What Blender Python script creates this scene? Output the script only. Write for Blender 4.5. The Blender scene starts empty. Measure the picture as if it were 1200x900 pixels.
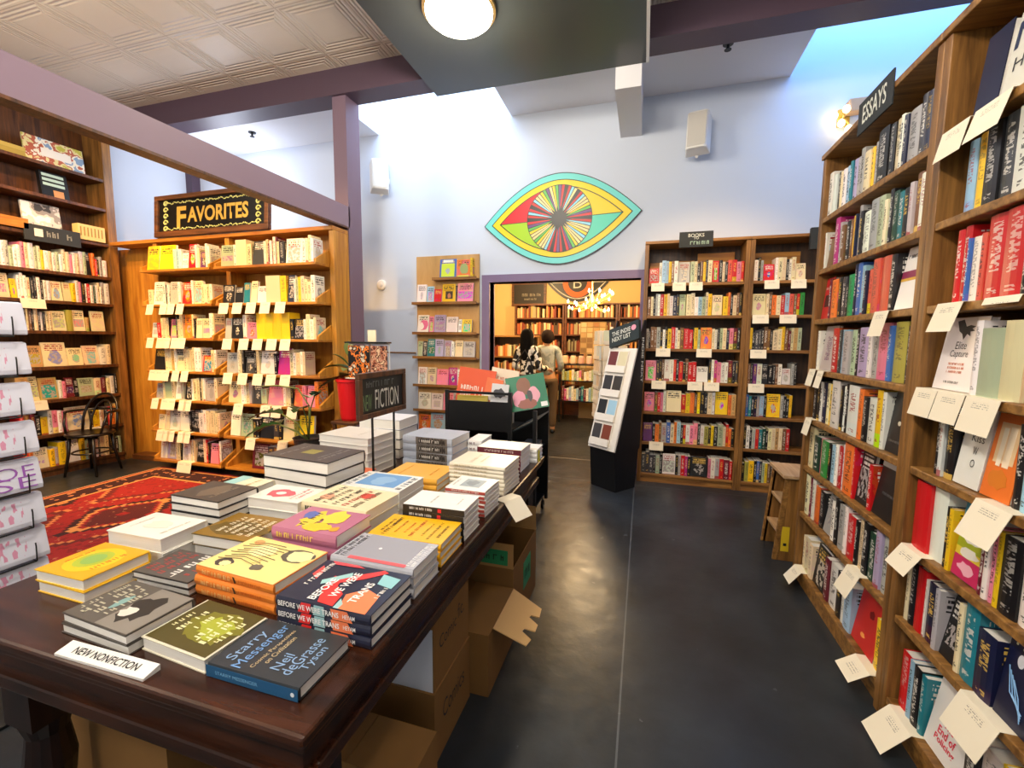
import bpy, math, random, re
from mathutils import Vector, Matrix, Euler
SC = bpy.context.scene
COL = SC.collection
R = math.radians
rnd = random.Random(7)

# ------------------------------------------------------------------ materials
def s2l(c):
    return tuple(((x / 12.92) if x <= 0.04045 else ((x + 0.055) / 1.055) ** 2.4) for x in c)

def hexc(h):
    return s2l(tuple(int(h[i:i + 2], 16) / 255 for i in (0, 2, 4)))

def new_mat(name):
    m = bpy.data.materials.new(name)
    m.use_nodes = True
    nt = m.node_tree
    return m, nt, nt.nodes['Principled BSDF']

def plain(name, h, rough=0.6, metal=0.0, emit=None, spec=0.5, noise=0.0, nscale=20.0, bump=0.0):
    m, nt, b = new_mat(name)
    c = hexc(h) if isinstance(h, str) else h
    b.inputs['Base Color'].default_value = (*c, 1)
    b.inputs['Roughness'].default_value = rough
    b.inputs['Metallic'].default_value = metal
    b.inputs['Specular IOR Level'].default_value = spec
    if emit:
        b.inputs['Emission Color'].default_value = (*c, 1)
        b.inputs['Emission Strength'].default_value = emit
    if noise or bump:
        tc = nt.nodes.new('ShaderNodeTexCoord')
        n = nt.nodes.new('ShaderNodeTexNoise')
        n.inputs['Scale'].default_value = nscale
        n.inputs['Detail'].default_value = 4
        nt.links.new(tc.outputs['Object'], n.inputs['Vector'])
        if noise:
            mx = nt.nodes.new('ShaderNodeMix'); mx.data_type = 'RGBA'
            mx.inputs[6].default_value = (*[x * (1 - noise) for x in c], 1)
            mx.inputs[7].default_value = (*[min(1, x * (1 + noise)) for x in c], 1)
            nt.links.new(n.outputs['Fac'], mx.inputs[0])
            nt.links.new(mx.outputs[2], b.inputs['Base Color'])
        if bump:
            bp = nt.nodes.new('ShaderNodeBump'); bp.inputs['Strength'].default_value = bump
            bp.inputs['Distance'].default_value = 0.01
            nt.links.new(n.outputs['Fac'], bp.inputs['Height'])
            nt.links.new(bp.outputs['Normal'], b.inputs['Normal'])
    return m

def wood(name, dark, light, rough=0.45, scale=(30, 30, 2.2), contrast=(0.35, 0.7)):
    m, nt, b = new_mat(name)
    tc = nt.nodes.new('ShaderNodeTexCoord')
    mp = nt.nodes.new('ShaderNodeMapping'); mp.inputs['Scale'].default_value = scale
    n = nt.nodes.new('ShaderNodeTexNoise'); n.inputs['Scale'].default_value = 1.0
    n.inputs['Detail'].default_value = 6; n.inputs['Roughness'].default_value = 0.6
    n.inputs['Distortion'].default_value = 0.4
    cr = nt.nodes.new('ShaderNodeValToRGB')
    cr.color_ramp.elements[0].position = contrast[0]; cr.color_ramp.elements[0].color = (*hexc(dark), 1)
    cr.color_ramp.elements[1].position = contrast[1]; cr.color_ramp.elements[1].color = (*hexc(light), 1)
    nt.links.new(tc.outputs['Object'], mp.inputs['Vector'])
    nt.links.new(mp.outputs['Vector'], n.inputs['Vector'])
    nt.links.new(n.outputs['Fac'], cr.inputs['Fac'])
    nt.links.new(cr.outputs['Color'], b.inputs['Base Color'])
    b.inputs['Roughness'].default_value = rough
    return m

class NB:
    """small node-graph helper"""
    def __init__(s, nt): s.nt = nt
    def new(s, t, **kw):
        n = s.nt.nodes.new(t)
        for k, v in kw.items(): setattr(n, k, v)
        return n
    def link(s, a, b): s.nt.links.new(a, b)
    def put(s, sock, v):
        if isinstance(v, bpy.types.NodeSocket): s.link(v, sock)
        else: sock.default_value = v
    def math(s, op, a, b=0.0, c=None):
        n = s.new('ShaderNodeMath', operation=op)
        s.put(n.inputs[0], a); s.put(n.inputs[1], b)
        if c is not None: s.put(n.inputs[2], c)
        return n.outputs[0]
    def mix(s, f, a, b):
        n = s.new('ShaderNodeMix', data_type='RGBA')
        s.put(n.inputs[0], f)
        s.put(n.inputs[6], a if isinstance(a, bpy.types.NodeSocket) else (*a, 1))
        s.put(n.inputs[7], b if isinstance(b, bpy.types.NodeSocket) else (*b, 1))
        return n.outputs[2]

def jacket_material(name, gloss=0.38):
    """Printed book jacket: the object's own colour, lettering down the spine, a title block and a picture on the front.
    UV: spine u in 0..1, front board u in 2..3, back board u in 4..5; v up the book."""
    m, nt, b = new_mat(name); g = NB(nt)
    oi = g.new('ShaderNodeObjectInfo'); uv = g.new('ShaderNodeUVMap')
    sp = g.new('ShaderNodeSeparateXYZ'); g.link(uv.outputs[0], sp.inputs[0])
    u, v = sp.outputs[0], sp.outputs[1]
    rn = oi.outputs['Random']; base = oi.outputs['Color']
    bw = g.new('ShaderNodeRGBToBW'); g.link(base, bw.inputs[0])
    isdark = g.math('LESS_THAN', bw.outputs[0], 0.2)
    r2 = g.math('FRACT', g.math('MULTIPLY', rn, 37.7))
    r3 = g.math('FRACT', g.math('MULTIPLY', rn, 91.3))
    inkd = g.mix(g.math('GREATER_THAN', r2, 0.7), (0.015, 0.015, 0.02), (0.35, 0.03, 0.03))
    inkl = g.mix(g.math('GREATER_THAN', r2, 0.7), (0.75, 0.72, 0.66), (0.75, 0.5, 0.1))
    ink = g.mix(isdark, inkd, inkl)
    hs = g.new('ShaderNodeHueSaturation'); g.link(base, hs.inputs['Color'])
    g.put(hs.inputs['Hue'], g.math('ADD', g.math('MULTIPLY', r3, 0.5), 0.25))
    g.put(hs.inputs['Saturation'], 1.1)
    alt = g.mix(g.math('GREATER_THAN', r3, 0.45), ink, hs.outputs[0])
    # spine lettering
    cv = g.new('ShaderNodeCombineXYZ')
    g.put(cv.inputs[0], g.math('MULTIPLY', u, 3.5)); g.put(cv.inputs[1], g.math('MULTIPLY', v, 34.0)); g.put(cv.inputs[2], g.math('MULTIPLY', rn, 97.0))
    ns = g.new('ShaderNodeTexNoise'); ns.inputs['Scale'].default_value = 1.0; ns.inputs['Detail'].default_value = 1.0
    g.link(cv.outputs[0], ns.inputs['Vector'])
    ltr = g.math('GREATER_THAN', ns.outputs['Fac'], 0.5)
    uc = g.math('LESS_THAN', g.math('ABSOLUTE', g.math('SUBTRACT', u, 0.5)), 0.24)
    v0 = g.math('ADD', 0.22, g.math('MULTIPLY', r2, 0.25))
    vr = g.math('MULTIPLY', g.math('GREATER_THAN', v, v0), g.math('LESS_THAN', v, g.math('SUBTRACT', 0.95, g.math('MULTIPLY', r3, 0.12))))
    vau = g.math('MULTIPLY', g.math('GREATER_THAN', v, 0.07), g.math('LESS_THAN', v, 0.14))
    smask = g.math('MULTIPLY', g.math('MULTIPLY', ltr, uc), g.math('MAXIMUM', vr, vau))
    band = g.math('MULTIPLY', g.math('LESS_THAN', v, g.math('MULTIPLY', r3, 0.3)), g.math('GREATER_THAN', r2, 0.72))
    spine = g.mix(g.math('MULTIPLY', band, 0.85), base, alt)
    spine = g.mix(g.math('MULTIPLY', smask, g.math('ADD', .4, g.math('MULTIPLY', r3, .5))), spine, ink)
    # front board
    fu = g.math('SUBTRACT', u, 2.0)
    cv2 = g.new('ShaderNodeCombineXYZ')
    g.put(cv2.inputs[0], g.math('MULTIPLY', fu, 2.6)); g.put(cv2.inputs[1], g.math('MULTIPLY', v, 3.6)); g.put(cv2.inputs[2], g.math('MULTIPLY', rn, 53.0))
    n2 = g.new('ShaderNodeTexNoise'); n2.inputs['Scale'].default_value = 1.0; n2.inputs['Detail'].default_value = 2.0
    g.link(cv2.outputs[0], n2.inputs['Vector'])
    dx = g.math('SUBTRACT', fu, 0.5); dy = g.math('SUBTRACT', v, 0.38)
    dist = g.math('SQRT', g.math('ADD', g.math('MULTIPLY', dx, dx), g.math('MULTIPLY', dy, dy)))
    round_ = g.math('LESS_THAN', g.math('ADD', dist, g.math('MULTIPLY', n2.outputs['Fac'], 0.3)), g.math('ADD', 0.3, g.math('MULTIPLY', r2, 0.15)))
    sq = g.math('MULTIPLY', g.math('LESS_THAN', g.math('ABSOLUTE', dx), g.math('ADD', .22, g.math('MULTIPLY', r3, .26))), g.math('LESS_THAN', g.math('ABSOLUTE', dy), g.math('ADD', .12, g.math('MULTIPLY', r2, .24))))
    pick = g.math('GREATER_THAN', g.math('FRACT', g.math('MULTIPLY', rn, 17.3)), .4)
    blob = g.math('MULTIPLY', g.math('ADD', g.math('MULTIPLY', round_, g.math('SUBTRACT', 1.0, pick)), g.math('MULTIPLY', sq, pick)), g.math('GREATER_THAN', g.math('FRACT', g.math('MULTIPLY', rn, 7.7)), .25))
    cvp = g.new('ShaderNodeCombineXYZ')
    g.put(cvp.inputs[0], g.math('MULTIPLY', fu, 7.0)); g.put(cvp.inputs[1], g.math('MULTIPLY', v, 9.0)); g.put(cvp.inputs[2], g.math('MULTIPLY', rn, 71.0))
    npic = g.new('ShaderNodeTexNoise'); npic.inputs['Scale'].default_value = 1.0; npic.inputs['Detail'].default_value = 2.0; g.link(cvp.outputs[0], npic.inputs['Vector'])
    hs2 = g.new('ShaderNodeHueSaturation'); g.link(base, hs2.inputs['Color']); g.put(hs2.inputs['Hue'], g.math('ADD', r2, 0.1)); g.put(hs2.inputs['Saturation'], 1.3); g.put(hs2.inputs['Value'], .75)
    pic = g.mix(g.math('GREATER_THAN', npic.outputs['Fac'], .5), hs2.outputs[0], g.mix(r3, (.62, .55, .42), (.3, .28, .3)))
    art = g.math('GREATER_THAN', n2.outputs['Fac'], 0.55)
    row = g.math('MULTIPLY', v, 11.0)
    ti = g.math('MULTIPLY', g.math('LESS_THAN', g.math('FRACT', row), 0.6), g.math('MULTIPLY', g.math('GREATER_THAN', v, 0.66), g.math('LESS_THAN', v, 0.93)))
    cv3 = g.new('ShaderNodeCombineXYZ')
    g.put(cv3.inputs[0], g.math('MULTIPLY', fu, 18.0)); g.put(cv3.inputs[1], g.math('FLOOR', row)); g.put(cv3.inputs[2], g.math('MULTIPLY', rn, 31.0))
    n3 = g.new('ShaderNodeTexNoise'); n3.inputs['Scale'].default_value = 1.0; g.link(cv3.outputs[0], n3.inputs['Vector'])
    ti = g.math('MULTIPLY', g.math('MULTIPLY', ti, g.math('GREATER_THAN', n3.outputs['Fac'], 0.46)), g.math('LESS_THAN', g.math('ABSOLUTE', dx), 0.38))
    front = g.mix(g.math('MULTIPLY', art, 0.18), base, hs.outputs[0])
    front = g.mix(blob, front, pic)
    front = g.mix(ti, front, ink)
    isf = g.math('MULTIPLY', g.math('GREATER_THAN', u, 1.5), g.math('LESS_THAN', u, 3.5))
    iss = g.math('LESS_THAN', u, 1.5)
    col = g.mix(iss, g.mix(isf, base, front), spine)
    g.link(col, b.inputs['Base Color'])
    b.inputs['Roughness'].default_value = gloss
    return m

def pages_material():
    m, nt, b = new_mat('page_edges'); g = NB(nt)
    tc = g.new('ShaderNodeTexCoord'); mp = g.new('ShaderNodeMapping'); mp.inputs['Scale'].default_value = (900, 3, 3)
    n = g.new('ShaderNodeTexNoise'); n.inputs['Scale'].default_value = 1
    g.link(tc.outputs['Object'], mp.inputs[0]); g.link(mp.outputs[0], n.inputs['Vector'])
    g.link(g.mix(n.outputs['Fac'], hexc('e2dccf'), hexc('faf7f0')), b.inputs['Base Color'])
    b.inputs['Roughness'].default_value = 0.85
    return m

def plain_jacket(name, gloss=0.38):
    m, nt, b = new_mat(name); g = NB(nt)
    oi = g.new('ShaderNodeObjectInfo'); g.link(oi.outputs['Color'], b.inputs['Base Color'])
    b.inputs['Roughness'].default_value = gloss
    return m

M = {}
M['jacket'] = jacket_material('printed_jacket')
M['blank_jacket'] = plain_jacket('plain_jacket', 0.32)
M['pages'] = pages_material()
M['oak'] = wood('oak_upright', '5e3e1a', 'a27238')
M['oak_h'] = wood('oak_shelf', '64421c', 'ac7d40', scale=(30, 2.2, 30))
M['oak_x'] = wood('oak_shelf_across', '6a421c', 'ab7a3e', scale=(2.2, 30, 30))
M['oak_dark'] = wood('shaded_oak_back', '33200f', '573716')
M['honey'] = wood('honey_birch', 'a4681e', 'd69a3a', scale=(18, 18, 1.6))
M['honey_x'] = wood('honey_birch_shelf', '94591a', 'c88a30', scale=(2, 20, 20))
M['walnut'] = wood('brown_walnut', '3a1f0e', '6e421e')
M['walnut_h'] = wood('brown_walnut_shelf', '3c200f', '744824', scale=(2.2, 30, 30))
M['mahogany'] = wood('dark_mahogany', '1e0f08', '482411', rough=0.24, scale=(2.5, 22, 22))
M['mahogany_v'] = wood('dark_mahogany_leg', '120806', '28130b', rough=0.3)
M['black'] = plain('black_metal', '0c0d0f', 0.4)
M['black_wood'] = plain('black_bentwood', '150d09', 0.3)
M['white'] = plain('white_plastic', 'e8e6e0', 0.45)
M['card'] = plain('cream_card', 'efe6cf', 0.8)
M['paper'] = plain('white_paper', 'e6e3dc', 0.8)
M['ink'] = plain('black_ink', '141416', 0.7)
M['gold'] = plain('gold_leaf', 'd6b45a', 0.35, 0.4)
M['chalk'] = plain('pale_chalk', 'd8dcd2', 0.9)
M['slate'] = plain('chalkboard_slate', '262c30', 0.7)
M['cardboard'] = plain('cardboard', '87602f', 0.85, noise=0.08, nscale=14)
M['cardboard_in'] = plain('cardboard_inside', 'b98f58', 0.9)
M['tape_green'] = plain('green_label', '2f9a62', 0.5)
M['purple'] = plain('mauve_paint', '7d6a8c', 0.5)

# ------------------------------------------------------------------ mesh builder
class MB:
    def __init__(s): s.v = []; s.f = []; s.m = []; s.uv = []
    def face(s, pts, m=0, uv=None):
        i = len(s.v); s.v += [tuple(p) for p in pts]; s.f.append(tuple(range(i, i + len(pts)))); s.m.append(m)
        s.uv.append(uv if uv else [(0.0, 0.0)] * len(pts)); return s
    def box(s, x0, y0, z0, x1, y1, z1, m=0, T=None, uvu=None):
        P = [Vector(p) for p in ((x0, y0, z0), (x1, y0, z0), (x1, y1, z0), (x0, y1, z0), (x0, y0, z1), (x1, y0, z1), (x1, y1, z1), (x0, y1, z1))]
        if T: P = [T @ p for p in P]
        i = len(s.v); s.v += [tuple(p) for p in P]
        for q in ((0, 3, 2, 1), (4, 5, 6, 7), (0, 1, 5, 4), (1, 2, 6, 5), (2, 3, 7, 6), (3, 0, 4, 7)):
            s.f.append(tuple(i + k for k in q)); s.m.append(m); s.uv.append([(0, 0), (1, 0), (1, 1), (0, 1)])
        return s
    def prism(s, poly, h0, h1, axis='z', m=0, T=None, msides=None):
        """poly: 2D points (counter-clockwise), extruded along axis; 2D axes are the other two in cyclic order"""
        def P(a, h):
            p = Vector((a[0], a[1], h)) if axis == 'z' else (Vector((a[0], h, a[1])) if axis == 'y' else Vector((h, a[0], a[1])))
            return T @ p if T else p
        n = len(poly); i = len(s.v)
        s.v += [tuple(P(a, h0)) for a in poly] + [tuple(P(a, h1)) for a in poly]
        flip = (axis == 'y')
        bot = tuple(i + k for k in range(n)); top = tuple(i + n + k for k in range(n))
        xs = [a[0] for a in poly]; ys = [a[1] for a in poly]
        w = max(xs) - min(xs) or 1; h = max(ys) - min(ys) or 1
        uvs = [((a[0] - min(xs)) / w, (a[1] - min(ys)) / h) for a in poly]
        s.f.append(bot if flip else bot[::-1]); s.m.append(m); s.uv.append(uvs if flip else uvs[::-1])
        s.f.append(top[::-1] if flip else top); s.m.append(m); s.uv.append(uvs[::-1] if flip else uvs)
        for k in range(n):
            q = (i + k, i + (k + 1) % n, i + n + (k + 1) % n, i + n + k)
            s.f.append(q[::-1] if flip else q); s.m.append(m if msides is None else msides); s.uv.append([(0, 0), (1, 0), (1, 1), (0, 1)])
        return s
    def tube(s, pts, r, seg=8, m=0, closed=False, caps=True):
        pts = [Vector(p) for p in pts]; n = len(pts)
        rr = r if isinstance(r, (list, tuple)) else [r] * n
        rings = []; prev = None
        for k, p in enumerate(pts):
            a = pts[(k - 1) % n] if (k > 0 or closed) else p; c = pts[(k + 1) % n] if (k < n - 1 or closed) else p
            t = (c - a)
            if t.length < 1e-9: t = Vector((0, 0, 1))
            t.normalize()
            if prev is None:
                ref = Vector((0, 0, 1)) if abs(t.z) < 0.9 else Vector((1, 0, 0))
                nx = t.cross(ref).normalized()
            else:
                nx = (prev - t * prev.dot(t))
                nx = nx.normalized() if nx.length > 1e-6 else t.orthogonal().normalized()
            prev = nx; ny = t.cross(nx)
            i = len(s.v)
            for j in range(seg):
                an = 2 * math.pi * j / seg
                s.v.append(tuple(p + (nx * math.cos(an) + ny * math.sin(an)) * rr[k]))
            rings.append(i)
        for k in range(n if closed else n - 1):
            a, b = rings[k], rings[(k + 1) % n]
            for j in range(seg):
                j2 = (j + 1) % seg
                s.f.append((a + j, a + j2, b + j2, b + j)); s.m.append(m); s.uv.append([(j / seg, 0), ((j + 1) / seg, 0), ((j + 1) / seg, 1), (j / seg, 1)])
        if caps and not closed:
            s.f.append(tuple(rings[0] + j for j in range(seg))[::-1]); s.m.append(m); s.uv.append([(0, 0)] * seg)
            s.f.append(tuple(rings[-1] + j for j in range(seg))); s.m.append(m); s.uv.append([(0, 0)] * seg)
        return s
    def lathe(s, prof, seg=24, m=0, c=(0, 0, 0), T=None):
        rings = []
        for (r, z) in prof:
            i = len(s.v)
            for j in range(seg):
                a = 2 * math.pi * j / seg
                p = Vector((c[0] + max(r, 1e-4) * math.cos(a), c[1] + max(r, 1e-4) * math.sin(a), c[2] + z))
                s.v.append(tuple(T @ p if T else p))
            rings.append(i)
        for a, b in zip(rings, rings[1:]):
            for j in range(seg):
                j2 = (j + 1) % seg
                s.f.append((a + j, a + j2, b + j2, b + j)); s.m.append(m); s.uv.append([(0, 0)] * 4)
        s.f.append(tuple(rings[0] + j for j in range(seg))[::-1]); s.m.append(m); s.uv.append([(0, 0)] * seg)
        s.f.append(tuple(rings[-1] + j for j in range(seg))); s.m.append(m); s.uv.append([(0, 0)] * seg)
        return s
    def mesh(s, name, mats, smooth=False):
        me = bpy.data.meshes.new(name)
        me.from_pydata(s.v, [], s.f)
        for mt in (mats if isinstance(mats, (list, tuple)) else [mats]): me.materials.append(mt)
        me.polygons.foreach_set('material_index', s.m)
        uvl = me.uv_layers.new(name='UVMap')
        flat = [c for fu in s.uv for p in fu for c in p]
        uvl.data.foreach_set('uv', flat)
        if smooth: me.polygons.foreach_set('use_smooth', [True] * len(s.f))
        me.update()
        return me
    def build(s, name, mats, parent=None, smooth=False, bevel=0.0, loc=None, rot=None):
        o = bpy.data.objects.new(name, s.mesh(name, mats, smooth))
        COL.objects.link(o)
        if parent is not None: o.parent = parent
        if loc: o.location = loc
        if rot: o.rotation_euler = rot
        if bevel:
            bv = o.modifiers.new('bevel', 'BEVEL'); bv.width = bevel; bv.segments = 2; bv.limit_method = 'ANGLE'
        return o

def tag(o, label=None, cat=None, group=None, kind=None):
    if label: o['label'] = label
    if cat: o['category'] = cat
    if group: o['group'] = group
    if kind: o['kind'] = kind
    return o

def thing(name, label, cat, loc=(0, 0, 0), rz=0.0, group=None, mat=None):
    o = bpy.data.objects.new(name, None); COL.objects.link(o)
    o.empty_display_size = 0.05
    if mat is not None: o.matrix_world = mat
    else:
        o.location = loc; o.rotation_euler = (0, 0, rz)
    return tag(o, label, cat, group)

def struct(o): o['kind'] = 'structure'; return o

def obj_from_mesh(name, me, parent=None, mat=None, color=None):
    o = bpy.data.objects.new(name, me); COL.objects.link(o)
    if parent is not None: o.parent = parent
    if mat is not None: o.matrix_local = mat
    if color is not None: o.color = (*color, 1)
    return o

_TXT = {}
def text_mesh(s, mat, bold=0.0, extrude=0.0, spacing=1.0):
    key = (s, mat.name, bold, extrude, spacing)
    if key not in _TXT:
        cu = bpy.data.curves.new('t', 'FONT'); cu.body = s; cu.align_x = 'CENTER'; cu.align_y = 'CENTER'
        cu.size = 1.0; cu.offset = bold; cu.extrude = extrude; cu.space_line = 0.8; cu.space_character = spacing
        cu.resolution_u = 3
        ob = bpy.data.objects.new('t', cu); COL.objects.link(ob)
        dg = bpy.context.evaluated_depsgraph_get(); dg.update()
        me = bpy.data.meshes.new_from_object(ob.evaluated_get(dg))
        bpy.data.objects.remove(ob); bpy.data.curves.remove(cu)
        me.materials.clear(); me.materials.append(mat)
        xs = [v.co.x for v in me.vertices]; ys = [v.co.y for v in me.vertices]
        cx, cy = (min(xs) + max(xs)) / 2, (min(ys) + max(ys)) / 2
        w, h = max(xs) - min(xs), max(ys) - min(ys)
        for v in me.vertices:
            v.co.x = (v.co.x - cx) / w; v.co.y = (v.co.y - cy) / h
        me.name = 'lettering'
        _TXT[key] = me
    return _TXT[key]

def text(s, parent, mat, T, w, h, name='lettering', bold=0.0, label=None, spacing=1.0):
    """flat lettering w x h in the XY plane of T (4x4), child of parent"""
    o = obj_from_mesh(name, text_mesh(s, mat, bold, 0.0, spacing), parent)
    o.matrix_local = T @ Matrix.Diagonal((w, h, 1, 1))
    if label: o['label'] = label
    return o

def frame(o, x, y, z):
    """matrix from origin and three axis vectors"""
    m = Matrix.Identity(4)
    for i, a in enumerate((x, y, z)):
        for j in range(3): m[j][i] = a[j]
    for j in range(3): m[j][3] = o[j]
    return m
X_, Y_, Z_ = Vector((1, 0, 0)), Vector((0, 1, 0)), Vector((0, 0, 1))
ORD = ['zeroth', 'first', 'second', 'third', 'fourth', 'fifth', 'sixth', 'seventh', 'eighth', 'ninth', 'tenth', 'eleventh', 'twelfth',
       'thirteenth', 'fourteenth', 'fifteenth', 'sixteenth', 'seventeenth', 'eighteenth', 'nineteenth', 'twentieth', 'twenty-first', 'twenty-second',
       'twenty-third', 'twenty-fourth', 'twenty-fifth', 'twenty-sixth', 'twenty-seventh', 'twenty-eighth', 'twenty-ninth', 'thirtieth', 'thirty-first', 'thirty-second', 'thirty-third', 'thirty-fourth', 'thirty-fifth', 'thirty-sixth', 'thirty-seventh', 'thirty-eighth']

# ------------------------------------------------------------------ books
PAL = {'w': ('white', 'ece9e0'), 'c': ('cream', 'e6d6ae'), 'k': ('black', '16161a'), 'n': ('navy', '161c3c'), 'b': ('blue', '3f6ab4'),
       'l': ('light blue', '9cc4dc'), 't': ('teal', '1f7a86'), 'g': ('green', '2f8a3a'), 'd': ('dark green', '14402f'), 'e': ('emerald', '0f9a58'),
       'o': ('orange', 'ea7a2e'), 'r': ('red', 'cc1a20'), 'm': ('maroon', '6c1a2c'), 'p': ('pink', 'e886a0'), 'v': ('purple', '5c2a6c'),
       'y': ('yellow', 'f2c81e'), 's': ('silver grey', 'b0aeac'), 'z': ('charcoal', '3c3c40'), 'i': ('brown', '7a5434'), 'q': ('magenta', 'bc2a82'),
       'a': ('olive', 'a4a046'), 'u': ('lavender', 'b4a8cc'), 'h': ('coral', 'e2604a'), 'f': ('sage green', 'aebf9c'), 'x': ('tan', 'c8a468')}
PAL = {k: (n, hexc(h)) for k, (n, h) in PAL.items()}
_BK = {}
def book_meshes(t, d, h, hard=True, blank=False, one=True):
    """book standing: thickness t along x, depth d along +y from the spine at y=0, height h along z.
    -> [mesh of both] or [cover mesh, page-block mesh]"""
    t = round(t, 3); d = round(d / .005) * .005; h = round(h / .005) * .005
    key = (t, round(d, 3), round(h, 3), hard, blank, one)
    if key in _BK: return _BK[key]
    b = min(.0028 if hard else .0009, t * .2); ov = .003 if hard else 0.0005
    H = t / 2
    bul = min(.005, t * .18) if hard else .0012
    out = [(-H, d, 4.0), (-H, bul, 5.0)]
    n = 4
    for k in range(1, n):
        a = k / n
        out.append((-H + 2 * H * a, bul * (1 - math.sin(math.pi * a)), a))
    out += [(H, bul, 0), (H, d, 0)]
    inn = [(-H + b, d), (-H + b, bul + b), (H - b, bul + b), (H - b, d)]
    cov = MB()
    def uvp(k, i):  # u for outer point i of segment k
        return None
    # outer faces
    O = [(p[0], p[1]) for p in out]; L = len(O)
    for k in range(L - 1):
        a, c = O[k], O[k + 1]
        if k == 0: ua, uc = 5.0, 4.0
        elif k == L - 2: ua, uc = 2.0, 3.0
        else: ua, uc = (k - 1) / (L - 3), k / (L - 3)
        cov.face([(a[0], a[1], 0), (c[0], c[1], 0), (c[0], c[1], h), (a[0], a[1], h)], 0, [(ua, 0), (uc, 0), (uc, 1), (ua, 1)])
    for k in range(3):
        a, c = inn[k], inn[k + 1]
        cov.face([(c[0], c[1], 0), (a[0], a[1], 0), (a[0], a[1], h), (c[0], c[1], h)], 0, [(4.5, 0)] * 4)
    for z, fl in ((0, True), (h, False)):
        q = [[(O[0][0], d), (O[1][0], bul), inn[1], inn[0]], [inn[3], inn[2], (O[-2][0], bul), (O[-1][0], d)]]
        for k in range(1, L - 2):
            s0 = (k - 1) / (L - 3); s1 = k / (L - 3)
            ia = (inn[1][0] + (inn[2][0] - inn[1][0]) * s0, inn[1][1]); ic = (inn[1][0] + (inn[2][0] - inn[1][0]) * s1, inn[1][1])
            q.append([O[k], O[k + 1], ic, ia])
        for p in q:
            pp = [(x, y, z) for x, y in p]
            cov.face(pp[::-1] if fl else pp, 0, [(4.5, 0.5)] * 4)
    for (a, c) in ((O[0], inn[0]), (inn[3], O[-1])):
        cov.face([(a[0], a[1], 0), (a[0], a[1], h), (c[0], c[1], h), (c[0], c[1], 0)], 0, [(4.5, .5)] * 4)
    pg = MB(); pg.box(-H + b, bul + b, ov, H - b, d - ov, h - ov, 0)
    J = M['blank_jacket'] if blank else M['jacket']
    if one:
        for fc, mm, uvv in zip(pg.f, pg.m, pg.uv):
            cov.face([pg.v[i] for i in fc], 1, uvv)
        res = [cov.mesh('book', [J, M['pages']])]
    else:
        res = [cov.mesh('cover', [J]), pg.mesh('page_block', [M['pages']])]
    _BK[key] = res
    return res

def add_book(name, label, cat, T, t, d, h, color, group=None, hard=True, blank=False, parts=False):
    ms = book_meshes(t, d, h, hard, blank, not parts)
    if not parts:
        o = obj_from_mesh(name, ms[0], None, T, color)
        return tag(o, label, cat, group)
    o = thing(name, label, cat, group=group, mat=T)
    obj_from_mesh('cover', ms[0], o, None, color)
    obj_from_mesh('page_block', ms[1], o)
    return o

class Case:
    """frame of a bookcase: local x along the shelf (left to right as seen), y inward, z up"""
    def __init__(s, o, ang): s.T = Matrix.Translation(o) @ Matrix.Rotation(ang, 4, 'Z')
BOOK_N = {}
def parse(seq):
    out = []
    for tk in seq.split():
        mm = re.match(r'([a-zA-Z])([\d.]*)(.*)$', tk)
        c, n, fl = mm.groups()
        out.append((c, float(n) if n else None, fl))
    return out

def row(case, z, x0, x1, seq, place, rowno, name='hardcover_book', setback=.02, hmax=.25, hmin=.19, depth=.16, group=None, parts=False, hard=True, rng=None, fromright=False):
    """books of one shelf, stretched to fill x0..x1. lower case = spine out (number: cm), upper case = cover facing out.
    flags: / leans, ! full height, v short, ~ blank jacket, _ a gap (letter ignored)"""
    rng = rng or rnd
    tk = parse(seq)
    ws = []
    for c, n, fl in tk:
        ws.append(n if n else (14 if c.isupper() else rng.choice((2, 2.5, 3, 3.5))))
    k = (x1 - x0) / (sum(ws))
    x = x0; idx = 0; made = []
    total = sum(1 for q in tk if '_' not in q[2]); side = 'right' if fromright else 'left'
    ph = rng.uniform(hmin, hmax)
    for (c, n, fl), w in zip(tk, ws):
        W = w * k; xa = x; x += W
        if '_' in fl: continue
        idx += 1
        cn, colr = PAL[c.lower()]
        num = ORD[total + 1 - idx if fromright else idx]
        jit = rng.uniform(.82, 1.1)
        colr = tuple(min(1, q * jit * rng.uniform(.94, 1.06)) for q in colr)
        if rng.random() < .75: ph = rng.uniform(hmin, hmax)
        h = ph
        if '!' in fl: h = hmax
        if 'v' in fl: h = hmin * .85
        face = c.isupper()
        if face:
            t = rng.uniform(.018, .028); d = W - .008; h = min(hmax, max(h, d * 1.25))
            tilt = R(rng.uniform(5, 9))
            Tl = Matrix.Translation((xa + .004, setback + .012 + t / 2, z + .0012 + t / 2 * math.sin(tilt))) @ Matrix.Rotation(-tilt, 4, 'X') @ Matrix.Translation((0, 0, 0)) @ Matrix.Rotation(-math.pi / 2, 4, 'Z')
            lab = f'{cn} book facing out, {num} from {side}, {ORD[rowno]} shelf down, {place}'
        else:
            t = max(.006, W - .0012); d = min(depth, h * .72) * rng.uniform(.94, 1.0)
            lean = R(7) if '/' in fl else 0
            Tl = Matrix.Translation((xa + W / 2, setback + rng.uniform(0, .012), z + .0008)) @ Matrix.Rotation(lean, 4, 'Y')
            lab = f'{cn} book spine, {num} from {side}, {ORD[rowno]} shelf down, {place}'
        o = add_book(name, lab, 'book', case.T @ Tl, t, d, h, colr, group, hard, '~' in fl, parts)
        made.append(o)
    return made

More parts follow.
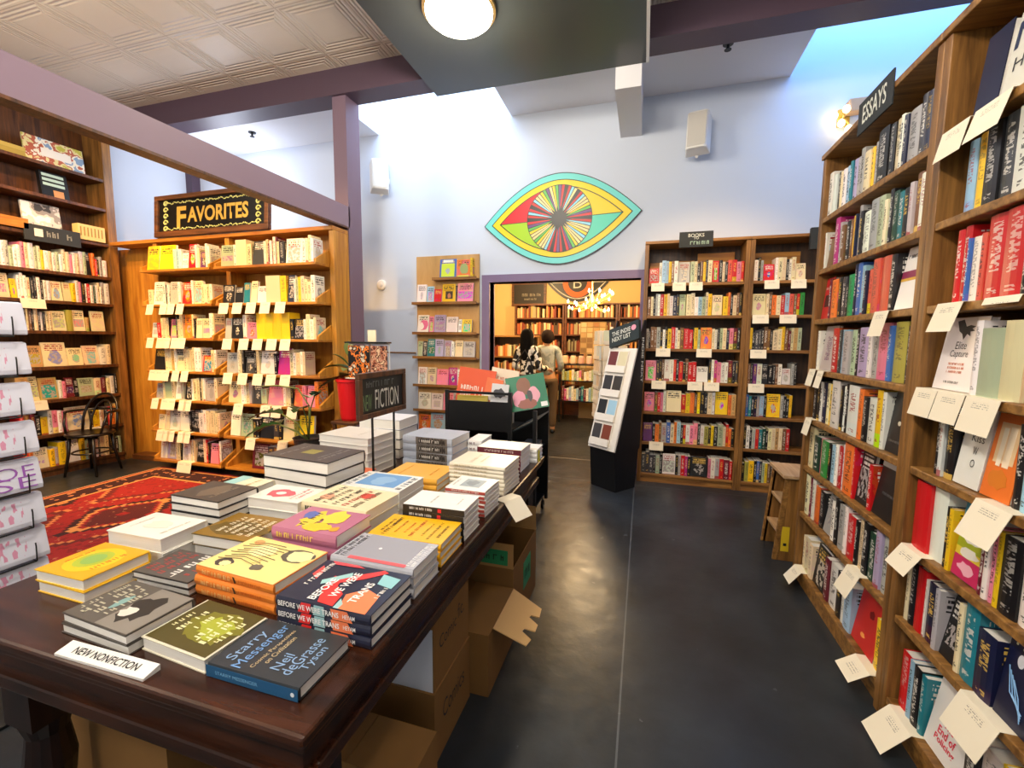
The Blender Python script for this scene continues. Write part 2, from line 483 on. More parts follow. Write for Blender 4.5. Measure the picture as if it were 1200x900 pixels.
def shelf_card(case, x, z, w, place, rowno, idx, drop=.085, ov=.03, tilt=8, mat='card', label=None, group=None):
    """a folded shelf-talker: a flap lying on the shelf and a panel hanging over the front edge"""
    mb = MB(); a = R(tilt); th = .0012
    T = case.T @ Matrix.Translation((x, 0, z))
    prof = [(.05, .0006), (-.004, .0006), (-.008 - math.sin(a) * drop, -math.cos(a) * drop)]
    pts = [(p[0], p[1]) for p in prof] + [(prof[2][0] - th, prof[2][1]), (-.004 - th * 1.2, .0006 + th), (.05, .0006 + th)]
    mb.prism(pts, -w / 2, w / 2, 'x', 0)
    o = mb.build('shelf_card', [M['card_print']])
    o.matrix_world = T
    # uv for the printed lines on the hanging panel
    tag(o, label or f'cream card hanging {ORD[idx]} from left under {ORD[rowno]} shelf down, {place}', 'shelf card', group)
    return o

def card_print():
    m, nt, b = new_mat('cream_card_printed'); g = NB(nt)
    tc = g.new('ShaderNodeTexCoord'); sp = g.new('ShaderNodeSeparateXYZ'); g.link(tc.outputs['Object'], sp.inputs[0])
    z = sp.outputs[2]; x = sp.outputs[0]
    cv = g.new('ShaderNodeCombineXYZ'); g.put(cv.inputs[0], g.math('MULTIPLY', x, 260.0)); g.put(cv.inputs[1], g.math('FLOOR', g.math('MULTIPLY', z, 160.0)))
    oi = g.new('ShaderNodeObjectInfo'); g.put(cv.inputs[2], g.math('MULTIPLY', oi.outputs['Random'], 50.0))
    n = g.new('ShaderNodeTexNoise'); n.inputs['Scale'].default_value = 1; g.link(cv.outputs[0], n.inputs['Vector'])
    ln = g.math('LESS_THAN', g.math('FRACT', g.math('MULTIPLY', z, 160.0)), .45)
    rg = g.math('MULTIPLY', g.math('LESS_THAN', z, -.012), g.math('GREATER_THAN', z, -.034))
    ce = g.math('LESS_THAN', g.math('ABSOLUTE', x), .035)
    f = g.math('MULTIPLY', g.math('MULTIPLY', ln, rg), g.math('MULTIPLY', ce, g.math('GREATER_THAN', n.outputs['Fac'], .48)))
    g.link(g.mix(g.math('MULTIPLY', f, .55), hexc('f0e7d0'), hexc('3a3632')), b.inputs['Base Color'])
    b.inputs['Roughness'].default_value = .8
    return m
M['card_print'] = card_print()

_INK = {}
def inkm(h):
    if h not in _INK: _INK[h] = plain('print_' + h, h, .45)
    return _INK[h]
def patch(b, FT, poly, col, name='cover_art', lift=0.0):
    mb = MB(); mb.prism(poly, lift, lift + .0004, 'z'); o = mb.build(name, [inkm(col)], b); o.matrix_local = FT; return o
def rect(x0, y0, x1, y1): return [(x0, y0), (x1, y0), (x1, y1), (x0, y1)]
def ell(cx, cy, a, b_, n=20, a0=0, ir=0.0, seed=0):
    rg = random.Random(seed)
    return [(cx + a * (1 + ir * rg.uniform(-1, 1)) * math.cos(2 * math.pi * k / n + a0), cy + b_ * (1 + ir * rg.uniform(-1, 1)) * math.sin(2 * math.pi * k / n + a0)) for k in range(n)]
def scribble(b, F_, x, y, w, h, col, seed, lift=.0007, name='title', n=None):
    """a line of lettering too small to read in the photo: a run of upright strokes"""
    rg = random.Random(seed); mb = MB(); xx = x - w / 2
    while xx < x + w / 2 - h * .3:
        ww = h * rg.uniform(.35, .8)
        k = rg.randint(0, 3)
        st = h * .2
        mb.prism(rect(xx, y - h / 2, xx + st, y + h / 2), 0, .0003, 'z')
        if k > 0: mb.prism(rect(xx + st, y + (h / 2 - st) * (1 if k != 2 else 0), xx + ww, y + (h / 2 - st) * (1 if k != 2 else 0) + st), 0, .0003, 'z')
        if k > 1: mb.prism(rect(xx + ww - st, y - h / 2, xx + ww, y + h / 2 - st), 0, .0003, 'z')
        xx += ww + h * .22
        if rg.random() < .18: xx += h * .4
    o = mb.build(name, [inkm(col)], b); o.matrix_local = F_ @ Matrix.Translation((0, 0, lift)); return o
# ------------------------------------------------------------------ the setting
XL, XR, YF, YB = -6.62, 3.3, -1.7, 5.25
def floor_mat():
    m, nt, b = new_mat('dark_polished_concrete'); g = NB(nt)
    tc = g.new('ShaderNodeTexCoord'); sp = g.new('ShaderNodeSeparateXYZ'); g.link(tc.outputs['Object'], sp.inputs[0])
    n = g.new('ShaderNodeTexNoise'); n.inputs['Scale'].default_value = 1.6; n.inputs['Detail'].default_value = 8; n.inputs['Roughness'].default_value = .65
    g.link(tc.outputs['Object'], n.inputs['Vector'])
    n2 = g.new('ShaderNodeTexNoise'); n2.inputs['Scale'].default_value = 9; n2.inputs['Detail'].default_value = 6
    g.link(tc.outputs['Object'], n2.inputs['Vector'])
    cr = g.new('ShaderNodeValToRGB'); cr.color_ramp.elements[0].position = .3; cr.color_ramp.elements[1].position = .75
    cr.color_ramp.elements[0].color = (*hexc('171a1d'), 1); cr.color_ramp.elements[1].color = (*hexc('343b42'), 1)
    g.link(n.outputs['Fac'], cr.inputs[0])
    sc = g.math('GREATER_THAN', n2.outputs['Fac'], .71)
    c1 = g.mix(g.math('MULTIPLY', sc, .22), cr.outputs[0], hexc('8a9298'))
    s1 = g.math('LESS_THAN', g.math('ABSOLUTE', g.math('ADD', sp.outputs[0], .04)), .004)
    s2 = g.math('LESS_THAN', g.math('ABSOLUTE', g.math('SUBTRACT', sp.outputs[1], 4.78)), .005)
    s3 = g.math('LESS_THAN', g.math('ABSOLUTE', g.math('SUBTRACT', sp.outputs[1], 5.62)), .012)
    c2 = g.mix(g.math('MULTIPLY', g.math('MAXIMUM', s1, s2), .55), c1, hexc('6d7276'))
    c2 = g.mix(g.math('MULTIPLY', s3, .8), c2, hexc('9a948a'))
    g.link(c2, b.inputs['Base Color'])
    g.put(b.inputs['Roughness'], g.math('ADD', .22, g.math('MULTIPLY', n2.outputs['Fac'], .22)))
    bp = g.new('ShaderNodeBump'); bp.inputs['Strength'].default_value = .12; bp.inputs['Distance'].default_value = .02
    g.link(n2.outputs['Fac'], bp.inputs['Height']); g.link(bp.outputs[0], b.inputs['Normal'])
    return m
def tin_mat():
    m, nt, b = new_mat('pressed_cream_ceiling_tile'); g = NB(nt)
    tc = g.new('ShaderNodeTexCoord'); sp = g.new('ShaderNodeSeparateXYZ'); g.link(tc.outputs['Object'], sp.inputs[0])
    S = 1 / .61
    fx = g.math('ABSOLUTE', g.math('SUBTRACT', g.math('FRACT', g.math('MULTIPLY', g.math('ADD', sp.outputs[0], 20.1), S)), .5))
    fy = g.math('ABSOLUTE', g.math('SUBTRACT', g.math('FRACT', g.math('MULTIPLY', g.math('ADD', sp.outputs[1], 20.0), S)), .5))
    d = g.math('MAXIMUM', fx, fy)
    rib = g.math('SINE', g.math('MULTIPLY', d, 110.0))
    zone = g.math('MULTIPLY', g.math('GREATER_THAN', d, .3), g.math('LESS_THAN', d, .47))
    inner = g.math('MULTIPLY', g.math('LESS_THAN', d, .2), .8)
    seam = g.math('GREATER_THAN', d, .492)
    h = g.math('ADD', g.math('MULTIPLY', rib, zone), inner)
    bp = g.new('ShaderNodeBump'); bp.inputs['Strength'].default_value = .4; bp.inputs['Distance'].default_value = .01
    g.link(h, bp.inputs['Height']); g.link(bp.outputs[0], b.inputs['Normal'])
    n = g.new('ShaderNodeTexNoise'); n.inputs['Scale'].default_value = 1.2; g.link(tc.outputs['Object'], n.inputs['Vector'])
    c = g.mix(n.outputs['Fac'], hexc('cdc5b8'), hexc('e0d9cc'))
    c = g.mix(g.math('MULTIPLY', seam, .5), c, hexc('8a7a66'))
    g.link(c, b.inputs['Base Color']); b.inputs['Roughness'].default_value = .5
    return m
M['floor'] = floor_mat(); M['tin'] = tin_mat()
M['wall'] = plain('pale_blue_plaster', 'cdd6e4', .75)
M['ceil'] = plain('white_ceiling_paint', 'e2e2e6', .8)
M['beam'] = plain('mauve_beam_paint', '85707f', .5)
M['beam_d'] = plain('dark_plum_paint', '4c3a49', .5)
M['soffit'] = plain('grey_soffit_gloss', '313433', .3)
M['beam_m'] = plain('plum_post_paint', '735e6e', .5)
M['yellow'] = plain('ochre_wall_paint', 'e0c488', .7)

def sbox(name, *b, mat, bevel=0):
    mb = MB()
    for q in b: mb.box(*q)
    return struct(mb.build(name, [M[mat]], bevel=bevel))
sbox('floor', (XL - .2, YF - .2, -.1, XR + .2, 9.5, 0), mat='floor')
DX0, DX1, DZ = -1.86, -.055, 2.25
sbox('wall_back', (XL - .2, YB, 0, DX0, YB + .15, 5.5), (DX1, YB, 0, XR + .2, YB + .15, 5.5), (DX0, YB, DZ, DX1, YB + .15, 5.5), mat='wall')
sbox('wall_left', (XL - .2, YF, 0, XL, YB, 4.5), mat='wall')
sbox('wall_right', (XR, YF, 0, XR + .2, YB, 5.5), mat='wall')
sbox('wall_front', (XL - .2, YF - .2, 0, XR + .2, YF, 4.5), mat='wall')
sbox('ceiling', (XL - .1, YF - .1, 4.25, XR + .1, 4.12, 4.35), mat='tin')
# lower ceiling by the back wall with its two skylight wells
SK = [(-3.4, -1.6), (1.3, 3.2)]
sbox('ceiling_back', (XL, 4.24, 4.18, SK[0][0], YB, 4.3), (SK[0][1], 4.24, 4.18, SK[1][0], YB, 4.3), (SK[1][1], 4.24, 4.18, XR, YB, 4.3), mat='ceil')
for i, (a, b_) in enumerate(SK):
    sbox('window_%d' % (i + 1), (a - .06, 4.16, 4.3, a, YB, 5.4), (b_, 4.16, 4.3, b_ + .06, YB, 5.4), (a - .06, 4.18, 4.3, b_ + .06, 4.24, 5.4), mat='ceil')
sbox('trim_1', (XL, 4.0, 4.0, XR, 4.24, 4.36), mat='beam_d')                       # cross beam
sbox('trim_2', (-3.1, YF, 2.70, -2.99, 4.05, 2.905), mat='beam')                     # long beam
sbox('trim_3', (-3.15, 4.03, 0, -2.99, 4.25, 4.02), mat='beam_m')                     # post
sbox('trim_4', (-2.08, YF, 3.97, -.072, 4.26, 4.27), mat='soffit')                 # dark soffit
sbox('trim_5', (-.33, 4.262, 3.785, -.105, YB, 4.2), mat='ceil')                        # white joist
sbox('trim_6', (XL, 5.12, 0, XL + .12, YB, 4.2), mat='beam_d')
sbox('trim_7', (-.07, YF, 3.965, -.045, 4.26, 4.0), mat='white')
sbox('trim_8', (-3.1, YF, 2.682, -2.99, 4.03, 2.70), mat='walnut')
# doorway
sbox('door_1', (DX0 - .1, 5.22, 0, DX0, 5.43, DZ + .09), (DX1, 5.22, 0, DX1 + .06, 5.43, DZ + .09), (DX0, 5.22, DZ, DX1, 5.43, DZ + .09), mat='purple')
sbox('baseboard_back', (XL, 5.235, 0, DX0 - .1, YB, .1), (DX1 + .06, 5.235, 0, XR, YB, .1), mat='purple')
# the room beyond
sbox('wall_beyond', (-3.6, 9.3, 0, 1.2, 9.5, 3.2), (-3.8, 5.4, 0, -3.6, 9.5, 3.2), (1.0, 5.4, 0, 1.2, 9.5, 3.2), mat='yellow')
sbox('ceiling_beyond', (-3.8, 5.4, 3.05, 1.2, 9.5, 3.2), mat='yellow')

# ------------------------------------------------------------------ fittings on walls and ceiling
def speaker(x, z, ang, label):
    t = thing('wall_speaker', label, 'speaker', (x, YB, z), group='white wall speakers')
    T = Matrix.Translation((0, -.19, 0)) @ Matrix.Rotation(ang, 4, 'Z') @ Matrix.Rotation(R(-8), 4, 'X')
    mb = MB(); poly = [(-.12, .09), (-.10, -.07), (-.07, -.09), (.07, -.09), (.10, -.07), (.12, .09)]
    mb.prism(poly, -.19, .19, 'z', 0, T); mb.build('cabinet', [M['white']], t, bevel=.012)
    mb = MB(); mb.box(-.085, -.094, -.17, .085, -.09, .17, 0, T); mb.build('grille', [plain('speaker_grille', 'cfcac0', .7, bump=.3, nscale=400)], t)
    mb = MB(); mb.box(-.03, -.15, -.03, .03, 0, .03, 0, Matrix.Translation((0, 0, -.0))); mb.tube([(0, -.1, -.02), (0, -.13, -.2), (0, -.17, -.22)], .014, 8); mb.build('bracket', [M['white']], t)
    return t
speaker(.45, 3.66, R(-12), 'white wall speaker high up right of the painted eye')
speaker(-3.28, 3.58, R(35), 'white wall speaker high up beside the mauve post under the skylight')
t = thing('ceiling_lamp', 'round glowing white dome lamp under the dark soffit', 'lamp', (-1.39, 3.22, 3.97))
mb = MB(); mb.lathe([(.27, 0), (.27, -.03), (.25, -.035)], 40); mb.build('rim', [plain('brass_rim', 'c9a56a', .3, .8)], t)
M['lampglow'] = plain('lamp_glass_glow', 'fff6e4', .3, emit=9.0)
mb = MB(); mb.lathe([(.25, -.03), (.245, -.055), (.21, -.085), (.14, -.11), (.05, -.122), (0, -.124)], 40); mb.build('glass_dome', [M['lampglow']], t, smooth=True)
for p, lb in (((-4.95, 4.75, 4.18), 'small sprinkler head on white ceiling left of the mauve post'), ((.62, 4.55, 4.18), 'small dark sprinkler head on white ceiling above the right wall speaker')):
    t = thing('sprinkler_head', lb, 'sprinkler', p)
    mb = MB(); mb.lathe([(.045, 0), (.045, -.008), (.012, -.012), (.012, -.04)], 14); mb.build('body', [M['black']], t)
    mb = MB(); mb.lathe([(.03, -.055), (.03, -.05)], 12); mb.tube([(-.012, 0, -.035), (-.02, 0, -.045), (-.01, 0, -.056)], .003, 5); mb.tube([(.012, 0, -.035), (.02, 0, -.045), (.01, 0, -.056)], .003, 5); mb.build('deflector', [M['black']], t)
t = thing('wall_dial', 'small round white dial on pale wall beside the post', 'dial', (-3.4, YB, 2.26))
mb = MB(); T = Matrix.Rotation(R(90), 4, 'X'); mb.lathe([(.07, 0), (.068, .02), (.05, .03)], 24, T=T); mb.build('cover_plate', [M['white']], t)
mb = MB(); mb.lathe([(.028, .03), (.026, .045), (0, .047)], 16, T=T); mb.build('knob', [M['white']], t)
tag(MB().tube([(-3.3, 5.2, 1.36), (-2.88, 5.2, 1.36)], .012, 8).build('wall_pipe', [plain('copper_pipe', '9a7658', .4, .6)]), 'thin copper pipe along the pale wall left of magazine rack', 'pipe')

# the painted eye
EC = {'aqua': '6fd8d0', 'yel': 'f2d416', 'red': 'e01428', 'lime': 'a6d210', 'gold': 'ecd012', 'teal': '54d4b4', 'blk': '151518', 'pur': '6a3f7e', 'crm': 'f0d890', 'grn': '57b948', 'brk': 'c81e1a', 'sky': '8fd4e6'}
ECM = {k: plain('eye_paint_' + k, v, .4) for k, v in EC.items()}
def almond(w, h, n=40):
    """pointed eye outline: two arcs"""
    pts = []
    for s in (-1, 1):
        for k in range(n):
            a = -1 + 2 * k / n
            x = a * w * (1 if s < 0 else -1)
            y = s * h * (1 - abs(a) ** 1.9) ** 1.0
            pts.append((x, y))
    return pts
def eye_sign(loc, rot, w, h, label):
    t = thing('eye_sign', label, 'wall sign', loc)
    t.rotation_euler = (R(90), 0, 0)  # local x right, y up, z towards room
    Rz = Matrix.Rotation(rot, 4, 'Z')
    lay = [('outline', w, h, 'blk', 0, .02), ('outer_band', w - .012, h - .011, 'aqua', .018, .023), ('band_line', w - .098, h - .076, 'blk', .02, .0245),
           ('yellow_band', w - .112, h - .086, 'yel', .022, .026), ('inner_line', w - .2, h - .15, 'blk', .024, .0275)]
    for nm, a, b_, c, z0, z1 in lay:
        mb = MB(); mb.prism(almond(a, b_), z0, z1, 'z', 0, Rz); mb.build(nm, [ECM[c]], t)
    a, b_ = w - .215, h - .16; ri = .385
    pts = almond(a, b_)
    n = len(pts) // 2
    def region(sel, nm, c):
        mb = MB()
        mb.prism(sel, .026, .029, 'z', 0, Rz); mb.build(nm, [ECM[c]], t)
    low = pts[:n] + [(a, 0)]; upp = pts[n:] + [(-a, 0)]
    ql = [p for p in low if p[0] <= -.0]; qr = [p for p in low if p[0] >= 0]
    region(ql + [(0, 0)], 'lower_left_panel', 'lime'); region([(0, 0)] + qr, 'lower_right_panel', 'teal')
    ul = [p for p in upp if p[0] <= 0]; ur = [p for p in upp if p[0] >= 0]
    region([(0, 0)] + ul, 'upper_left_panel', 'red'); region(ur + [(0, 0)], 'upper_right_panel', 'gold')
    mb = MB(); mb.box(-a, -.004, .029, a, .004, .0295, 0, Rz); mb.build('dividing_line', [ECM['blk']], t)
    circ = lambda r, k=64: [(r * math.cos(2 * math.pi * i / k), r * math.sin(2 * math.pi * i / k)) for i in range(k)]
    mb = MB(); mb.prism(circ(ri), .029, .032, 'z', 0, Rz); mb.build('iris_rim', [ECM['blk']], t)
    seq = ['blk', 'sky', 'brk', 'crm', 'grn', 'pur', 'sky', 'grn', 'red', 'crm', 'pur', 'crm', 'blk']
    mats = [ECM[k] for k in ('blk', 'sky', 'brk', 'crm', 'grn', 'pur', 'red', 'yel')]; idx = {k: i for i, k in enumerate(('blk', 'sky', 'brk', 'crm', 'grn', 'pur', 'red', 'yel'))}
    mb = MB(); N = 60; pat = ['red', 'crm', 'pur', 'sky', 'grn', 'brk', 'yel', 'blk', 'crm']
    for i in range(N):
        a0, a1 = 2 * math.pi * i / N, 2 * math.pi * (i + 1) / N
        g_ = .12 * (a1 - a0)
        r_ = ri - .008
        mb.face([Rz @ Vector((.02 * math.cos((a0 + a1) / 2), .02 * math.sin((a0 + a1) / 2), .033)), Rz @ Vector((r_ * math.cos(a0 + g_), r_ * math.sin(a0 + g_), .033)), Rz @ Vector((r_ * math.cos(a1 - g_), r_ * math.sin(a1 - g_), .033))], idx[pat[(i * 2 + i // 9) % 9]])
    mb.build('iris_rays', mats, t)
    star = []
    for i in range(48):
        r_ = .15 if i % 2 else .085
        star.append((r_ * math.cos(math.pi * i / 24), r_ * math.sin(math.pi * i / 24)))
    mb = MB(); mb.prism(star, .033, .036, 'z', 0, Rz); mb.build('pupil', [ECM['blk']], t)
    return t
eye_sign((-1.0, YB - .001, 2.955), R(2), .93, .52, 'large painted eye sign with rainbow rayed iris above the doorway')
# ------------------------------------------------------------------ bookcases along the walls
def bookcase(o, ang, w, d, h, zs, th, mats, label, name='bookcase', st=.04, top=.03, kick=True, back=True, lip=0.0):
    """open bookcase: two side panels with face stiles, shelves at zs (tops), top board, back and plinth"""
    c = Case(o, ang)
    t = thing(name, label, 'bookcase', mat=c.T)
    mv, mh, mbk = mats
    for x in (0, w - st):
        MB().box(x, 0, 0, x + st, d, h - top).build('side_panel', [M[mv]], t, bevel=.003)
    for z in zs:
        MB().box(st, .004, z - th, w - st, d - .012, z).build('shelf', [M[mh]], t, bevel=.004)
    MB().box(0, -.012, h - top, w, d, h).build('top_board', [M[mh]], t, bevel=.004)
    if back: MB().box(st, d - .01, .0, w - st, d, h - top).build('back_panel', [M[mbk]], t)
    if kick: MB().box(st, .02, 0, w - st, .04, zs[-1] - th).build('plinth', [M[mh]], t)
    return c, t

def row_of_cards(case, z, specs, place, rowno, **kw):
    for i, (x, w) in enumerate(specs): shelf_card(case, x, z, w, place, rowno, i + 1, **kw)

# ---- right-hand bookcase: two units side by side
RZ = [2.288, 1.985, 1.686, 1.382, 1.078, .772, .468, .112]
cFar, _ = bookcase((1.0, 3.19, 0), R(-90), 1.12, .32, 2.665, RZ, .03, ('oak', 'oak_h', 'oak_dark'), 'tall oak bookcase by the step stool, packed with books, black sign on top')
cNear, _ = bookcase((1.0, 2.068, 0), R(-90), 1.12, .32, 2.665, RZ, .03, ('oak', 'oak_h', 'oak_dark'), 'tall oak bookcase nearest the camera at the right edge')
PF, PN = 'far unit of right-hand bookcase', 'near unit of right-hand bookcase'
FAR = ['w4 w3~ k3 c2 w3 l3 t2 u3 s3 s3 c4 y2 s3 k6 k3 c3 w2 n2 s5 z3 n3 w3',
       'w1.5 I8v~ q4! s2 i3 k3 i2 y3 n1 s2 k2 w5 s5 f4 c2 k2 d3 t3 k3 s2 i3 w3 k2',
       'R8~ m2 o5 k3 z3 k2v e4 n2 b3 l2 n2 h3 h4 h5~ k3 W13~!',
       'w2 S10!~ r4 z2 l2 s4 f3 k2 u5 w2 s3 p5 b2 a5 k2 w2',
       'k3 k3 w2 n3 c3 y2 w6! k2 w2 k2 w7 o3 k3 w4 y3 w2 K9!~ w1.5',
       'c4 d5 p2 g5 k2 l3 w2 r3 w1 o6 r1 K7 r2 K13!~',
       'c4 m2 w3 o4 k4 S7 w3 k3 s4 w2 r5 k2 c3 k3 d4 u3 s3 k3',
       'c2 c4 c3 K9 m3 w5 k3 w2 l4 R11~ y3 k2']
NEAR = ['N9!~ W15!~ o4 k4',
        'l3 y3 k4 z4 w6 s3 m3 k2 k4',
        'r3 r3 b1 w3 h2 r7! r7! k2 y4 m3 w5 k5',
        'W13~ w2 f6~ c5~ O9',
        'k3 w2 k4 W11~! O11~! k3 l2 n2 w6 k3',
        'r8!~ w7!~ k2 y2 Q12!~ m2 w2 p2 y2 k6 w4 k5 i4',
        'c2 k3 r4~ w1 n4 s2 K7 c2 t5! n6 N12~! w3~ y4',
        'r4 l2 k3 t2 W14!~ k4 w5 y2 k2 w5']
NBK = []; FBK = []
hb = dict(name='hardcover_book', group=None, parts=True, depth=.2)
for i, z in enumerate(RZ):
    rg = random.Random(100 + i)
    x0 = .045 if i not in (4, 7) else .06
    fbk = row(cFar, z, x0, 1.075, FAR[i], PF, i + 1, hmin=.2, hmax=.262, rng=rg, **hb)
    rg = random.Random(200 + i)
    nb = row(cNear, z, (.12, .14, .12, .06, .12, .055, .05, .06)[i], (.54, .62, .66, .62, .66, .7, .74, .7)[i], NEAR[i], PN, i + 1, hmin=.21, hmax=.262, rng=rg, **hb)
    NBK.append(nb); FBK.append(fbk)
def deco(b, fn):
    """printed front of a face-out book: fn(cover, frame, width, height)"""
    cv = ([c for c in b.children if c.name.startswith('cover')] or [b])[0]
    vs = cv.data.vertices; t = max(v.co.x for v in vs); d = max(v.co.y for v in vs); h = max(v.co.z for v in vs)
    fn(cv, frame((t + .0005, d / 2, h / 2), Y_, Z_, X_), d, h)
def tl3(b, F_, s, x, y, w, h, col, bold=.0): return text(s, b, inkm(col), F_ @ Matrix.Translation((x, y, .0006)), w, h, 'title', bold)
def d_na(b, F_, w, h):
    tl3(b, F_, 'NA', 0, .06, w * .9, .08, '1c2a50', .02); patch(b, F_, [(.03, .02), (.06, .03), (.055, .09)], 'd8487e', lift=.0008); tl3(b, F_, 'HOT', .0, -.03, w * .7, .04, '22242a')
deco(NBK[0][1], d_na)
def d_elite(b, F_, w, h):
    patch(b, F_, [(-.05, .115), (-.02, .12), (.0, .095), (.02, .1), (.045, .095), (.03, .088), (.045, .08), (.025, .078), (.03, .062), (.012, .07), (.0, .05), (-.012, .07), (-.03, .08)], '121214')
    tl3(b, F_, 'Elite', -.0, .03, .055, .026, '26262a'); tl3(b, F_, 'Capture', 0, -.002, .09, .03, '26262a')
    for k in range(3): scribble(b, F_, 0, -.035 - k * .014, .08, .008, 'd07a5c', 700 + k)
    scribble(b, F_, 0, -.1, .08, .008, '6a6a6a', 705)
deco(NBK[3][0], d_elite)
def d_kiss(b, F_, w, h):
    for i, (s_, ww) in enumerate((('Th', .03), ('Kiss', .055), ('W', .02), ('O', .018))): tl3(b, F_, s_, .012, .075 - i * .042, ww, .026, '2a2a2c')
deco(NBK[4][3], d_kiss)
def d_arch(b, F_, w, h):
    patch(b, F_, rect(-w * .32, -.02, w * .32, h * .4), 'f0d0a0'); patch(b, F_, rect(-w * .2, -.03, -w * .06, h * .34), 'f6ead2', lift=.0004); patch(b, F_, rect(.0, -.03, w * .2, h * .36), 'f4e2c4', lift=.0004); patch(b, F_, ell(0, -.07, w * .3, .03, 14, 0, .2, 3), 'd87a1c', lift=.0004)
deco(NBK[4][4], d_arch)
def d_bright(b, F_, w, h):
    w2 = w / 2 - .002; h2 = h / 2 - .002
    patch(b, F_, rect(-w2, h * .28, w2, h2), '1c7a96'); patch(b, F_, rect(-w2, -.03, w2, h * .28), 'a8b428'); patch(b, F_, rect(-w2, -h * .22, w2, -.03), 'e8d040'); patch(b, F_, rect(-w2, -h2, w2, -h * .22), 'c82860')
    for k in range(3): patch(b, F_, ell(.0, .06 - k * .05, w * .32, .018, 12, 0, .2, k), 'f2f0e6', lift=.0004)
    patch(b, F_, ell(.0, -.09, w * .3, .02, 12, 0, .3, 9), 'f0b0c0', lift=.0004)
deco([b for b in NBK[5] if 'magenta' in b['label']][0], d_bright)
def d_star(b, F_, w, h):
    patch(b, F_, ell(-.02, .06, .012, .02), 'd8dce4'); patch(b, F_, ell(.035, .05, .016, .018), 'e0c030')
    mb = MB()
    for k in range(4): mb.tube([(-.05 + .008 * k, .03 - .01 * k, .001), (-.03 + .01 * k, -.04, .001), (.02, -.075 - .008 * k, .001)], .0016, 4)
    o = mb.build('cover_art', [inkm('7fb0e0')], b); o.matrix_local = F_
    for k in range(5): patch(b, F_, ell(-.045 + k * .024, .1 - .004 * k, .004, .004, 8), 'dcd8b0', lift=.0003)
deco([b for b in NBK[6] if 'navy book facing' in b['label']][0], d_star)
def d_end(b, F_, w, h):
    for i, (s_, ww) in enumerate((('The', .05), ('End of', .085), ('Policing', .1))): tl3(b, F_, s_, -.005, -.005 - i * .036, ww, .03, 'e0304c', .02)
deco([b for b in NBK[7] if 'facing' in b['label']][0], d_end)
deco([b for b in FBK[3] if 'facing' in b['label']][0], lambda b, F_, w, h: [scribble(b, F_ @ Matrix.Rotation(R(90), 4, 'Z'), 0, -.02 + k * .022, .14, .016, ('7a2a6a', '5a3a6a', '7a2a6a')[k], 710 + k) for k in range(3)])
deco([b for b in FBK[2] if 'white book facing' in b['label']][0], lambda b, F_, w, h: (patch(b, F_, rect(-w / 2 + .002, .0, w / 2 - .002, .03), '8a2450'), patch(b, F_, rect(-w / 2 + .002, -.012, w / 2 - .002, .0), 'd8a83c'), scribble(b, F_, 0, .09, w * .8, .014, '55555a', 720)))
deco([b for b in FBK[2] if 'red book facing' in b['label']][0], lambda b, F_, w, h: (patch(b, F_, rect(-w * .3, -.05, w * .3, .02), '3c0c10'), scribble(b, F_, 0, .06, w * .7, .014, 'e0b0a0', 721)))
deco([b for b in FBK[4] if 'facing' in b['label']][0], lambda b, F_, w, h: (patch(b, F_, ell(.0, .0, .012, .01), 'd8d0b8'), scribble(b, F_, 0, -.08, w * .7, .01, '6a6660', 722)))
deco([b for b in FBK[5] if 'facing' in b['label']][-1], lambda b, F_, w, h: (patch(b, F_, rect(-w / 2 + .002, h * .36, w / 2 - .002, h / 2 - .002), 'c4c4c8'), scribble(b, F_, 0, -.02, w * .5, .012, '5a5a60', 723)))
deco([b for b in FBK[7] if 'red book facing' in b['label']][0], lambda b, F_, w, h: (patch(b, F_, ell(.02, .05, .02, .02, 12, 0, .2, 1), '7a0c14'), patch(b, F_, ell(-.01, -.07, .02, .012, 12, 0, .2, 2), 'f0a050')))
def wc(case, rowi, x, w, pl, idx, drop=.11, tilt=10, extra=''):
    shelf_card(case, x, RZ[rowi], w, pl, rowi + 1, idx, drop=drop, tilt=tilt)
wc(cFar, 2, .86, .12, PF, 1, .11); wc(cFar, 3, .1, .1, PF, 1, .1); wc(cFar, 3, .23, .09, PF, 2, .1); wc(cFar, 4, .1, .1, PF, 1, .1)
wc(cFar, 6, .82, .13, PF, 1, .12, 22); wc(cFar, 7, .115, .12, PF, 1, .1, 35); wc(cFar, 7, .98, .14, PF, 2, .09, 55)
wc(cNear, 0, .12, .14, PN, 1, .1); wc(cNear, 0, .29, .15, PN, 2, .1, 14)
wc(cNear, 2, .19, .13, PN, 1, .1, 14); wc(cNear, 2, .42, .14, PN, 2, .02)
wc(cNear, 3, .11, .125, PN, 1, .1); wc(cNear, 3, .245, .135, PN, 2, .1, 10); wc(cNear, 3, .39, .14, PN, 3, .11, 10)
wc(cNear, 5, .12, .13, PN, 1, .09, 30); wc(cNear, 4, .48, .14, PN, 1, .12, 20)
wc(cNear, 6, .52, .16, PN, 1, .12, 20); wc(cNear, 7, .16, .15, PN, 1, .13, 40)
def hang_sign(case, x, y, z, w, h, lines, label, slant=0):
    t = thing('section_sign', label, 'sign', mat=case.T @ Matrix.Translation((x, y, z)))
    mb = MB(); mb.box(-w / 2, -.008, -h / 2, w / 2, 0, h / 2); mb.build('board', [M['slate']], t, bevel=.002)
    bd = t.children[0]
    for s, dz, tw, thh in lines:
        text(s, bd, M['chalk'], frame((0, -.0088, dz), X_, Z_, -Y_), tw, thh, bold=.012)
    return t
hang_sign(cFar, .655, -.013, 2.642, .32, .15, [('ESSAYS', .005, .22, .085)], 'black chalkboard section sign hanging on the top edge of right-hand bookcase')

